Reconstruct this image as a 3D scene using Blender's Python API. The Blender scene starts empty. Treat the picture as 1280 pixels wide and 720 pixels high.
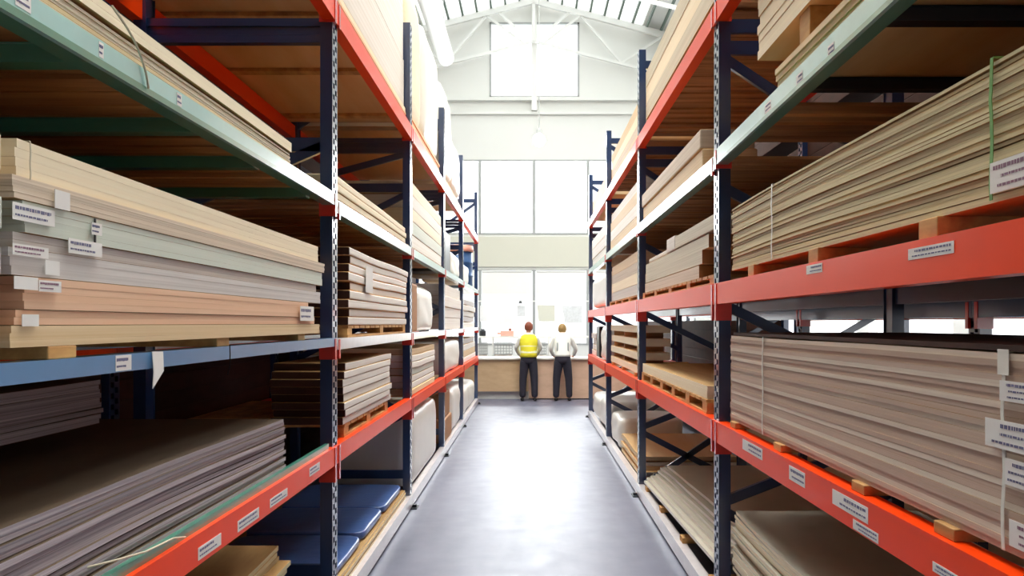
import bpy, bmesh, math, random
from mathutils import Vector, Matrix
R = random.Random(7)
S = bpy.context.scene
COL = S.collection
PI = math.pi

# ------------------------------------------------------------------ camera
H = 1.65
cd = bpy.data.cameras.new('camera'); cam = bpy.data.objects.new('camera', cd); COL.objects.link(cam)
cam.location = (0, 0, H); cam.rotation_euler = (PI/2, 0, 0)
cd.sensor_width = 36; cd.lens = 36*1000/1280
cd.shift_x = -22/1280; cd.shift_y = 44/1280
cd.clip_start = 0.05; cd.clip_end = 300
S.camera = cam
# ------------------------------------------------------------------ world, light, exposure
w = bpy.data.worlds.new('overcast_sky'); S.world = w; w.use_nodes = True
bg = w.node_tree.nodes['Background']
bg.inputs['Color'].default_value = (0.96, 0.975, 1.0, 1); bg.inputs['Strength'].default_value = 1.3
S.view_settings.view_transform = 'Standard'; S.view_settings.look = 'None'
S.view_settings.gamma = 1; S.view_settings.use_curve_mapping = False
S.view_settings.exposure = 1.27
S.cycles.max_bounces = 8; S.cycles.diffuse_bounces = 5; S.cycles.glossy_bounces = 4
S.cycles.transparent_max_bounces = 8; S.cycles.sample_clamp_indirect = 8
S.cycles.caustics_reflective = False; S.cycles.caustics_refractive = False
S.cycles.use_denoising = True

def area(name, loc, rot, sx, sy, power, color=(1, 1, 1)):
    l = bpy.data.lights.new(name, 'AREA'); l.shape = 'RECTANGLE'; l.size = sx; l.size_y = sy
    l.energy = power; l.color = color
    o = bpy.data.objects.new(name, l); o.location = loc; o.rotation_euler = rot; COL.objects.link(o)
    return o
area('side_aisle_fill', (5.4, 8.0, 11.0), (0, 0, 0), 1.8, 14.0, 160, (1.0, 0.985, 0.96))  # added lamp, brightens the aisle beyond the right rack
# daylight entering by the roof lights (just under the glazing) and by the gable windows
area('roof_light_daylight', (0.1, 8.5, 12.0), (0, 0, 0), 4.6, 15.0, 1700, (1.0, 0.985, 0.96))
area('gable_window_daylight', (0.15, 24.7, 5.4), (-PI/2, 0, 0), 9.4, 2.2, 700, (0.97, 0.98, 1.0))

# ------------------------------------------------------------------ materials
def newmat(name):
    m = bpy.data.materials.new(name); m.use_nodes = True
    nt = m.node_tree; b = nt.nodes['Principled BSDF']
    return m, nt, b
def lin(c):
    return tuple(((x/12.92) if x <= .04045 else ((x+.055)/1.055)**2.4) for x in c) + (1,)
def plain(name, c, rough=.5, metal=0, noise=.08, scale=14, spec=.5, bump=0, coat=0):
    m, nt, b = newmat(name)
    N, L = nt.nodes, nt.links
    tc = N.new('ShaderNodeTexCoord'); nz = N.new('ShaderNodeTexNoise'); nz.inputs['Scale'].default_value = scale
    nz.inputs['Detail'].default_value = 5
    L.new(tc.outputs['Object'], nz.inputs['Vector'])
    mp = N.new('ShaderNodeMapRange'); mp.inputs['To Min'].default_value = 1-noise; mp.inputs['To Max'].default_value = 1+noise
    L.new(nz.outputs['Fac'], mp.inputs['Value'])
    mx = N.new('ShaderNodeVectorMath'); mx.operation = 'SCALE'; mx.inputs[0].default_value = lin(c)[:3]
    L.new(mp.outputs['Result'], mx.inputs['Scale']); L.new(mx.outputs['Vector'], b.inputs['Base Color'])
    b.inputs['Roughness'].default_value = rough; b.inputs['Metallic'].default_value = metal
    b.inputs['Specular IOR Level'].default_value = spec; b.inputs['Coat Weight'].default_value = coat; b.inputs['Coat Roughness'].default_value = .12
    if coat: b.inputs['IOR'].default_value = 1.7
    if bump:
        bp = N.new('ShaderNodeBump'); bp.inputs['Strength'].default_value = bump; bp.inputs['Distance'].default_value = .01
        L.new(nz.outputs['Fac'], bp.inputs['Height']); L.new(bp.outputs['Normal'], b.inputs['Normal'])
    return m
def wood(name, c1, c2, mapping=(6, .6, 60), rough=.65, var=.12, contrast=(.3, .7), bump=.15):
    """grain stretched along local y; each object a slightly different tone"""
    m, nt, b = newmat(name)
    N, L = nt.nodes, nt.links
    tc = N.new('ShaderNodeTexCoord'); mpn = N.new('ShaderNodeMapping'); mpn.inputs['Scale'].default_value = mapping
    oi = N.new('ShaderNodeObjectInfo'); cb = N.new('ShaderNodeCombineXYZ')
    ml = N.new('ShaderNodeMath'); ml.operation = 'MULTIPLY'; ml.inputs[1].default_value = 37
    L.new(oi.outputs['Random'], ml.inputs[0])
    for i in range(3): L.new(ml.outputs[0], cb.inputs[i])
    L.new(cb.outputs[0], mpn.inputs['Location']); L.new(tc.outputs['Object'], mpn.inputs['Vector'])
    nz = N.new('ShaderNodeTexNoise'); nz.inputs['Scale'].default_value = 1; nz.inputs['Detail'].default_value = 6
    nz.inputs['Roughness'].default_value = .6
    L.new(mpn.outputs[0], nz.inputs['Vector'])
    cr = N.new('ShaderNodeValToRGB'); cr.color_ramp.elements[0].position = contrast[0]; cr.color_ramp.elements[1].position = contrast[1]
    cr.color_ramp.elements[0].color = lin(c2); cr.color_ramp.elements[1].color = lin(c1)
    L.new(nz.outputs['Fac'], cr.inputs['Fac'])
    mr = N.new('ShaderNodeMapRange'); mr.inputs['To Min'].default_value = 1-var; mr.inputs['To Max'].default_value = 1+var
    L.new(oi.outputs['Random'], mr.inputs['Value'])
    mx = N.new('ShaderNodeVectorMath'); mx.operation = 'SCALE'
    L.new(cr.outputs['Color'], mx.inputs[0]); L.new(mr.outputs['Result'], mx.inputs['Scale'])
    L.new(mx.outputs['Vector'], b.inputs['Base Color'])
    b.inputs['Roughness'].default_value = rough; b.inputs['Specular IOR Level'].default_value = .3
    if bump:
        bp = N.new('ShaderNodeBump'); bp.inputs['Strength'].default_value = bump; bp.inputs['Distance'].default_value = .002
        L.new(nz.outputs['Fac'], bp.inputs['Height']); L.new(bp.outputs['Normal'], b.inputs['Normal'])
    return m
M = {}
M['navy'] = plain('navy_paint', (.04, .17, .34), .3, noise=.15, spec=.6, coat=.8)
M['orange'] = plain('orange_paint', (1.0, .27, .01), .33, noise=.06, spec=.28, scale=6)
M['red'] = plain('red_paint', (.86, .16, .09), .35, noise=.1, coat=.8)
M['green'] = plain('green_paint', (.26, .56, .47), .32, noise=.1, spec=.7, coat=.8)
M['palegreen'] = plain('pale_green_paint', (.62, .83, .82), .35, noise=.1, spec=.7, coat=.8)
M['blue'] = plain('light_blue_paint', (.36, .56, .74), .35, noise=.08, spec=.6, coat=.8)
M['whitebeam'] = plain('white_paint_scuffed', (.85, .82, .82), .4, noise=.12, spec=.6, coat=.8)
M['pinkbeam'] = plain('faded_orange_paint', (.93, .55, .48), .35, noise=.12, spec=.6, coat=.8)
M['darksteel'] = plain('dark_steel', (.12, .13, .15), .4, noise=.1)
M['wallgrey'] = plain('grey_cladding', (.45, .45, .45), .8)
M['paper'] = plain('white_paper', (.93, .92, .90), .6, noise=.03)
M['ink'] = plain('dark_ink', (.42, .42, .55), .6)
M['redink'] = plain('purple_ink', (.55, .40, .48), .6)
M['film'] = plain('blue_plastic_film', (.30, .42, .66), .28, noise=.25, scale=9, bump=.5, spec=.6)
M['whitefilm'] = plain('white_plastic_film', (.93, .92, .88), .4, noise=.06, scale=6, bump=.4)
M['strapgreen'] = plain('green_strap', (.38, .62, .28), .45)
M['strapwhite'] = plain('white_strap', (.9, .9, .86), .45)
M['rope'] = plain('beige_cord', (.82, .78, .68), .8)
# sheet edges / faces
M['e_ply'] = wood('ply_edge', (.88, .83, .66), (.76, .69, .52), (3, .06, 260), contrast=(.3, .7), var=.1)
M['f_ply'] = wood('ply_face', (.80, .66, .44), (.66, .50, .30), (8, .8, 8))
M['e_mdf'] = wood('fibreboard_edge', (.80, .71, .64), (.74, .64, .57), (2, .05, 160), var=.05)
M['f_mdf'] = wood('fibreboard_face', (.74, .62, .48), (.68, .55, .42), (3, 2, 3))
M['e_cream'] = wood('cream_board_edge', (.98, .93, .81), (.95, .88, .75), (2, .6, 60), var=.03)
M['e_beige'] = wood('beige_board_edge', (.90, .84, .76), (.76, .68, .58), (2, .6, 260), var=.08)
M['e_greenwhite'] = wood('pale_green_board_edge', (.87, .89, .84), (.81, .84, .78), (2, .5, 70), var=.04)
M['e_grey'] = wood('grey_board_edge', (.87, .85, .83), (.77, .74, .72), (2, .5, 120), var=.05)
M['e_peach'] = wood('peach_board_edge', (.94, .78, .65), (.90, .72, .58), (2, .5, 90), var=.04)
M['e_tan'] = wood('tan_board_edge', (.93, .83, .67), (.87, .75, .57), (2, .5, 90), var=.05)
M['e_white'] = wood('white_board_edge', (.98, .96, .93), (.90, .87, .82), (2, .2, 60), var=.06)
M['e_putty'] = wood('putty_board_edge', (.87, .84, .75), (.76, .72, .62), (2, .5, 140), var=.05)
M['e_mdfl'] = wood('pale_fibreboard_edge', (.92, .87, .80), (.86, .79, .72), (2, .05, 160), var=.05)
M['f_shadebrown'] = wood('shade_brown_goods', (.32, .19, .14), (.22, .13, .09), (3, 3, 8), var=.15)  # brown goods darkened: shelf shade put into the colour
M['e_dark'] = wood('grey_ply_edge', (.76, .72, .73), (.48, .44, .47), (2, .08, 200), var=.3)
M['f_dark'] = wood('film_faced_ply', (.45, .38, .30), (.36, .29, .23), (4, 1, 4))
M['f_brown'] = wood('plywood_underside', (.93, .78, .56), (.88, .68, .44), (5, .6, 5), var=.04)
M['f_grey'] = wood('light_grey_board_face', (.78, .75, .68), (.72, .69, .62), (2, 1, 2), var=.04)
M['pallet'] = wood('pallet_softwood', (.86, .68, .42), (.66, .46, .26), (12, 3, 12), var=.15)
M['slat'] = wood('deck_slat_wood', (.82, .62, .42), (.50, .33, .20), (.8, 9, 9), var=.1)
M['browncard'] = wood('brown_carton', (.72, .52, .34), (.64, .45, .28), (3, 3, 3), var=.1)
M['counterpanel'] = wood('counter_laminate_tan', (.80, .68, .54), (.74, .62, .48), (3, 3, 8), var=.02)
M['counterpink'] = wood('counter_laminate_pink', (.86, .72, .62), (.80, .66, .56), (3, 3, 8), var=.02)
M['wall'] = plain('white_cladding', (.86, .86, .84), .7, noise=.02, scale=1)
M['spandrel'] = plain('shaded_spandrel', (.80, .79, .73), .6, noise=.02, scale=1)  # wall tone darkened: shade between the window rows put into the colour
M['frame'] = plain('window_frame_paint', (.62, .63, .62), .5, noise=.03)
M['truss'] = plain('truss_white_paint', (.88, .88, .86), .5, noise=.03)
M['purlin'] = plain('purlin_grey', (.36, .42, .38), .5, noise=.05)
M['trousers'] = plain('black_cloth', (.14, .13, .18), .9, noise=.2, scale=20)
M['vest'] = plain('hi_vis_yellow', (.88, .84, .18), .7, noise=.06)
M['vestgrey'] = plain('pale_reflective_tape', (.88, .88, .74), .4)
M['shirt'] = plain('white_shirt', (.90, .90, .87), .8, noise=.05)
M['shirtgrey'] = plain('grey_shirt_panel', (.62, .64, .63), .8)
M['skin'] = plain('skin', (.86, .64, .52), .5, noise=.04)
M['hairred'] = plain('auburn_hair', (.50, .25, .16), .6, noise=.3, scale=60)
M['hairblond'] = plain('dark_blond_hair', (.58, .46, .26), .6, noise=.35, scale=60)
M['shoe'] = plain('black_leather', (.09, .08, .09), .4)
M['screen'] = plain('greige_panel', (.78, .78, .73), .5, noise=.03)
M['pink'] = plain('pink_plastic', (.86, .66, .60), .5)
M['black'] = plain('black_plastic', (.06, .06, .07), .4)
M['barrel'] = plain('barrel_blue', (.16, .32, .52), .4)
M['salmon'] = plain('salmon_plastic', (.88, .62, .54), .5)

def concrete():
    m, nt, b = newmat('polished_concrete'); N, L = nt.nodes, nt.links
    tc = N.new('ShaderNodeTexCoord')
    n1 = N.new('ShaderNodeTexNoise'); n1.inputs['Scale'].default_value = 1.3; n1.inputs['Detail'].default_value = 8
    mp = N.new('ShaderNodeMapping'); mp.inputs['Scale'].default_value = (2.5, .6, 1)
    L.new(tc.outputs['Object'], mp.inputs[0]); L.new(mp.outputs[0], n1.inputs['Vector'])
    cr = N.new('ShaderNodeValToRGB')
    cr.color_ramp.elements[0].position = .3; cr.color_ramp.elements[0].color = lin((.34, .345, .41))
    cr.color_ramp.elements[1].position = .7; cr.color_ramp.elements[1].color = lin((.42, .425, .49))
    L.new(n1.outputs['Fac'], cr.inputs[0]); L.new(cr.outputs[0], b.inputs['Base Color'])
    n2 = N.new('ShaderNodeTexNoise'); n2.inputs['Scale'].default_value = 5; n2.inputs['Detail'].default_value = 6
    L.new(tc.outputs['Object'], n2.inputs['Vector'])
    mr = N.new('ShaderNodeMapRange'); mr.inputs['To Min'].default_value = .33; mr.inputs['To Max'].default_value = .52
    L.new(n2.outputs['Fac'], mr.inputs[0]); L.new(mr.outputs[0], b.inputs['Roughness'])
    b.inputs['Specular IOR Level'].default_value = .7
    bp = N.new('ShaderNodeBump'); bp.inputs['Strength'].default_value = .08; bp.inputs['Distance'].default_value = .01
    L.new(n2.outputs['Fac'], bp.inputs['Height']); L.new(bp.outputs[0], b.inputs['Normal'])
    return m
M['concrete'] = concrete()
def polycarb():
    m, nt, b = newmat('translucent_roof_sheet'); N, L = nt.nodes, nt.links
    N.remove(b); out = N['Material Output']
    tr = N.new('ShaderNodeBsdfTransparent'); tr.inputs[0].default_value = (.92, .93, .92, 1)
    tl = N.new('ShaderNodeBsdfTranslucent'); tl.inputs[0].default_value = (.84, .87, .84, 1)
    mx = N.new('ShaderNodeMixShader'); mx.inputs[0].default_value = .45
    L.new(tr.outputs[0], mx.inputs[1]); L.new(tl.outputs[0], mx.inputs[2]); L.new(mx.outputs[0], out.inputs[0])
    return m
M['polycarb'] = polycarb()
def glass():
    m, nt, b = newmat('window_glass'); N, L = nt.nodes, nt.links
    N.remove(b); out = N['Material Output']
    tr = N.new('ShaderNodeBsdfTransparent'); tr.inputs[0].default_value = (.95, .97, .97, 1)
    gl = N.new('ShaderNodeBsdfGlossy'); gl.inputs['Roughness'].default_value = .05
    mx = N.new('ShaderNodeMixShader'); mx.inputs[0].default_value = .06
    L.new(tr.outputs[0], mx.inputs[1]); L.new(gl.outputs[0], mx.inputs[2]); L.new(mx.outputs[0], out.inputs[0])
    return m
M['glass'] = glass()
def lampmat():
    m, nt, b = newmat('lamp_glow')
    b.inputs['Emission Color'].default_value = (1, .98, .92, 1); b.inputs['Emission Strength'].default_value = 6
    return m
M['lamp'] = lampmat()

# ------------------------------------------------------------------ mesh helpers
class MB:
    def __init__(s): s.v = []; s.f = []; s.mi = []; s.mats = []
    def mat(s, m):
        if m not in s.mats: s.mats.append(m)
        return s.mats.index(m)
    def add(s, vs, fs, m):
        k = len(s.v); s.v += [tuple(v) for v in vs]; i = s.mat(m)
        for f in fs: s.f.append(tuple(k+j for j in f)); s.mi.append(i)
    def box(s, x0, x1, y0, y1, z0, z1, m, rot=None, c=None):
        vs = [Vector((x, y, z)) for z in (z0, z1) for y in (y0, y1) for x in (x0, x1)]
        if rot:
            cc = Vector(c) if c else Vector(((x0+x1)/2, (y0+y1)/2, (z0+z1)/2))
            vs = [rot @ (v-cc)+cc for v in vs]
        s.add(vs, [(0, 2, 3, 1), (4, 5, 7, 6), (0, 1, 5, 4), (2, 6, 7, 3), (0, 4, 6, 2), (1, 3, 7, 5)], m)
    def bar(s, a, b, w, h, m):
        """rectangular bar from a to b; w across, h the other way"""
        a, b = Vector(a), Vector(b); d = (b-a).normalized()
        up = Vector((0, 0, 1)) if abs(d.z) < .95 else Vector((0, 1, 0))
        x = d.cross(up).normalized(); y = x.cross(d).normalized()
        vs = [p + x*sx*w/2 + y*sy*h/2 for p in (a, b) for sx, sy in ((-1, -1), (1, -1), (1, 1), (-1, 1))]
        s.add(vs, [(0, 1, 2, 3), (7, 6, 5, 4), (0, 4, 5, 1), (1, 5, 6, 2), (2, 6, 7, 3), (3, 7, 4, 0)], m)
    def tube(s, pts, r, m, n=8, closed=False):
        pts = [Vector(p) for p in pts]; rings = []
        for i, p in enumerate(pts):
            d = (pts[min(i+1, len(pts)-1)]-pts[max(i-1, 0)]).normalized()
            up = Vector((0, 0, 1)) if abs(d.z) < .9 else Vector((0, 1, 0))
            x = d.cross(up).normalized(); y = x.cross(d)
            rr = r[i] if isinstance(r, (list, tuple)) else r
            rings.append([p+(x*math.cos(2*PI*k/n)+y*math.sin(2*PI*k/n))*rr for k in range(n)])
        vs = [v for rg in rings for v in rg]; fs = []
        for i in range(len(rings)-1):
            for k in range(n):
                a = i*n+k; b2 = i*n+(k+1) % n
                fs.append((a, b2, b2+n, a+n))
        fs.append(tuple(range(n-1, -1, -1))); fs.append(tuple(range(len(vs)-n, len(vs))))
        s.add(vs, fs, m)
    def lathe(s, c, prof, m, n=20):
        cx, cy, cz = c; vs = []; fs = []
        for r_, z in prof:
            for k in range(n): vs.append((cx+r_*math.cos(2*PI*k/n), cy+r_*math.sin(2*PI*k/n), cz+z))
        for i in range(len(prof)-1):
            for k in range(n):
                a = i*n+k; b2 = i*n+(k+1) % n
                fs.append((a, b2, b2+n, a+n))
        fs.append(tuple(range(n-1, -1, -1))); fs.append(tuple(range(len(vs)-n, len(vs))))
        s.add(vs, fs, m)
    def build(s, name, parent=None, origin=None, bevel=0, smooth=False):
        if origin is None and parent is None and s.v:
            xs = [v[0] for v in s.v]; ys = [v[1] for v in s.v]; zs = [v[2] for v in s.v]
            origin = ((min(xs)+max(xs))/2, (min(ys)+max(ys))/2, min(zs))
        o_ = Vector(origin or (0, 0, 0))
        me = bpy.data.meshes.new(name)
        me.from_pydata([tuple(Vector(v)-o_) for v in s.v], [], s.f)
        for m in s.mats: me.materials.append(m)
        me.polygons.foreach_set('material_index', s.mi)
        if smooth: me.polygons.foreach_set('use_smooth', [True]*len(me.polygons))
        me.update()
        o = bpy.data.objects.new(name, me); COL.objects.link(o)
        if parent: o.parent = parent; o.location = o_
        else: o.location = o_
        if bevel:
            b = o.modifiers.new('bevel', 'BEVEL'); b.width = bevel; b.segments = 2; b.limit_method = 'ANGLE'
        return o
def tag(o, label=None, cat=None, group=None, kind=None):
    if label: o['label'] = label
    if cat: o['category'] = cat
    if group: o['group'] = group
    if kind: o['kind'] = kind
    return o
def empty(name, loc, label=None, cat=None, group=None):
    o = bpy.data.objects.new(name, None); o.location = loc; o.empty_display_size = .1; COL.objects.link(o)
    return tag(o, label, cat, group)
def struct(name, mb, **k):
    return tag(mb.build(name, **k), kind='structure')
def copy_tree(o, parent=None):
    c = o.copy(); COL.objects.link(c); c.parent = parent
    for ch in [x for x in bpy.data.objects if x.parent == o]: copy_tree(ch, c)
    return c

# ------------------------------------------------------------------ the building
XW = 7.2; YB = 24.0; YF = -7.0; RX = .12
def roof_z(x): return 11.45-.26*abs(x-RX)
b = MB(); b.box(-XW-.3, XW+.3, YF-.3, YB+.4, -.2, 0, M['concrete']); struct('floor', b, origin=(0, 8, 0))

def wall_grid(y0, y1, xr, zr, holes, m):
    """wall in the xz plane with rectangular openings"""
    xs = sorted({xr[0], xr[1], *[h[0] for h in holes], *[h[1] for h in holes]})
    zs = sorted({zr[0], zr[1], *[h[2] for h in holes], *[h[3] for h in holes]})
    b = MB()
    for i in range(len(xs)-1):
        for j in range(len(zs)-1):
            cx = (xs[i]+xs[i+1])/2; cz = (zs[j]+zs[j+1])/2
            if any(h[0] < cx < h[1] and h[2] < cz < h[3] for h in holes): continue
            b.box(xs[i], xs[i+1], y0, y1, zs[j], zs[j+1], m)
    return b
CL = (-1.2, 1.49, 8.42, 10.67); UP = (-4.7, 4.98, 4.31, 6.55); LO = (-4.7, 4.98, 1.0, 3.26)
struct('wall_back', wall_grid(YB, YB+.25, (-XW, XW), (0, 12.2), [CL, UP, LO], M['wall']))
b = MB(); b.box(-XW-.2, -XW, YF, YB+.25, 0, 9.9, M['wall']); struct('wall_left', b)
# right wall has a window strip that lights the aisle behind the right rack
b = MB()
b.box(XW, XW+.2, YF, YB+.25, 0, .9, M['wall']); b.box(XW, XW+.2, YF, YB+.25, 3.2, 9.9, M['wall'])
for y in (-7, -3, 1, 5, 9, 13, 17, 21): b.box(XW, XW+.2, y, y+.6, .9, 3.2, M['wall'])
struct('wall_right', b)
b = MB(); b.box(-XW, XW, YF-.2, YF, 0, 12.2, M['wallgrey']); struct('wall_front', b)
b = MB(); b.box(-4.7, 4.98, YB-.06, YB-.01, 3.34, 4.24, M['spandrel']); struct('trim_1', b)
b = MB(); b.box(-XW, XW, YB-.10, YB-.01, 7.9, 7.98, M['wall']); b.box(-XW, XW, YB-.16, YB-.01, 8.3, 8.4, M['wall']); struct('trim_2', b)

def window(name, rect, mull, trans=()):
    x0, x1, z0, z1 = rect
    g = MB(); g.box(x0, x1, YB+.10, YB+.115, z0, z1, M['glass'])
    wn = struct(name, g)
    f = MB(); o = wn.location
    t = .05
    for (a, c_, d, e) in ((x0, x1, z0, z0+t), (x0, x1, z1-t, z1), (x0, x0+t, z0, z1), (x1-t, x1, z0, z1)):
        f.box(a, c_, YB-.02, YB+.09, d, e, M['frame'])
    for xm in mull: f.box(xm-.045, xm+.045, YB-.03, YB+.09, z0, z1, M['frame'])
    for zm in trans: f.box(x0, x1, YB+.0, YB+.09, zm-.02, zm+.02, M['frame'])
    fo = f.build('window_frame', None, origin=tuple(o)); fo.parent = wn; fo.location = (0, 0, 0)
MU = [.13+1.62*k for k in (-2, -1, 0, 1, 2)]
window('window_1', CL, [.13]); window('window_2', UP, MU); window('window_3', LO, MU)
b = MB(); b.box(.06, .22, YB-.18, YB-.02, 8.0, 11.35, M['truss']); struct('trim_3', b)

# roof: opaque strips by the walls, translucent sheets in the middle
for i, (xa, xb, mt) in enumerate(((-XW-.2, -3.2, 'wall'), (-3.2, RX, 'polycarb'), (RX, 3.4, 'polycarb'), (3.4, 4.4, 'wall'), (4.4, 6.4, 'polycarb'), (6.4, XW+.2, 'wall'))):  # outer translucent strip added to brighten the side aisle
    b = MB(); n = 60 if mt == 'polycarb' else 1
    if mt == 'polycarb':
        # corrugation runs down the slope: ridges repeat along y
        vs, fs = [], []; ny = 260
        for k in range(ny+1):
            y = 1.0+(YB-1.0)*k/ny; dz = .025*(1 if k % 2 else -1)
            vs += [(xa, y, roof_z(xa)+dz), (xb, y, roof_z(xb)+dz)]
            if k: fs.append((2*k-2, 2*k, 2*k+1, 2*k-1))
        b.add(vs, fs, M[mt])
    else:
        vs = [(x, y, roof_z(x)+dz) for dz in (0, .1) for y in (YF, YB+.2) for x in (xa, xb)]
        b.add(vs, [(0, 2, 3, 1), (4, 5, 7, 6), (0, 1, 5, 4), (2, 6, 7, 3), (0, 4, 6, 2), (1, 3, 7, 5)], M[mt])
    struct('ceiling' if i == 0 else 'ceiling.%03d' % i, b)
b = MB()
for xa, xb in ((-3.2, RX), (RX, 3.4), (4.4, 6.4)):
    vs = [(x, y, roof_z(x)+dz) for dz in (0, .1) for y in (YF, 1.0) for x in (xa, xb)]
    b.add(vs, [(0, 2, 3, 1), (4, 5, 7, 6), (0, 1, 5, 4), (2, 6, 7, 3), (0, 4, 6, 2), (1, 3, 7, 5)], M['wall'])
struct('ceiling.006', b)
# purlins along the building
b = MB()
for x in [RX+k*.42 for k in range(-17, 18)]:
    if abs(x) < XW: b.bar((x, YF, roof_z(x)-.12), (x, YB-.05, roof_z(x)-.12), .05, .10, M['purlin'])
struct('trim_4', b)
# roof trusses: rafters, sloping tie, struts
def truss(n, y, tie):
    b = MB()
    for s in (-1, 1):
        xe = s*XW
        b.bar((RX, y, 11.45-.26), (xe, y, roof_z(xe)-.26), .12, .16, M['truss'])
        b.bar((RX, y, tie), (xe, y, tie-.30*abs(xe-RX)*.85), .08, .08, M['truss'])
        for k, (xa, xb) in enumerate(((.3, 1.4), (2.6, 1.4), (2.6, 3.8), (5.0, 3.8))):
            b.bar((RX+s*xa, y, tie-.255*xa+.02), (RX+s*xb, y, roof_z(RX+s*xb)-.32), .06, .06, M['truss'])
        # haunch strut like the pale diagonals under the ridge
        b.bar((RX+s*1.15, y, roof_z(RX+s*1.15)-.2), (RX+s*.55, y, tie+.42), .07, .07, M['truss'])
    b.bar((RX, y, tie), (RX, y, 11.1), .1, .1, M['truss'])
    struct('trim_%d' % n, b)
for k, y in enumerate((4.0, 9.0, 14.0, 19.0)): truss(5+k, y, 10.0)
truss(9, 23.7, 10.0)

root = empty('air_duct', (-2.05, 15, 8.3), 'white fabric air duct hung under the roof at far left', 'duct')
b = MB(); b.tube([(-2.05, y, 8.15) for y in (9, 12, 14, 16, 18, 19.6, 19.9)], [.2, .2, .2, .2, .2, .2, .1], M['truss'], 16)
o = b.build('duct_tube', None, origin=(-2.05, 15, 8.3), smooth=True); o.parent = root; o.location = (0, 0, 0)
for y in (10, 13, 16, 19):
    b = MB(); b.tube([(-2.05, y, 8.33), (-2.05, y, roof_z(-2.05)-.02)], .012, M['frame'], 6)
    o = b.build('hanger_rod', None, origin=(-2.05, 15, 8.3)); o.parent = root; o.location = (0, 0, 0)

# ------------------------------------------------------------------ pallet racks
def post_mesh(name, side, h, depth=.066, wid=.11, near=True):
    """open box post: perforated plate towards the aisle; local origin at aisle-front-bottom corner
    x grows away from the aisle (times side), y grows away from the camera"""
    b = MB(); m = M['navy']; s = side; t = .003
    def bx(xa, xb, ya, yb, za, zb):
        xa, xb = sorted((s*xa, s*xb)); b.box(xa, xb, ya, yb, za, zb, m)
    bx(0, depth, 0, t, 0, h); bx(0, depth, wid-t, wid, 0, h)
    bx(depth-.012, depth-.009, t, wid-t, 0, h)
    # perforated plate: solid strips and two staggered columns of slots
    for ya, yb in ((t, .018), (.050, .060), (.092, wid-t)): bx(0, t, ya, yb, 0, h)
    for (ya, yb, ph) in ((.018, .050, 0), (.060, .092, .03)):
        z = -.02+ph
        z0 = 0
        while z < h:
            a = max(z0, 0); c = min(z+.0, h)
            if c > a: bx(0, t, ya, yb, a, c)
            z0 = z+.030; z += .06
        if z0 < h: bx(0, t, ya, yb, z0, h)
    me_o = b.build(name, None, origin=(0, 0, 0))
    return me_o
def set_parent(o, p): o.parent = p
PD = .066
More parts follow.
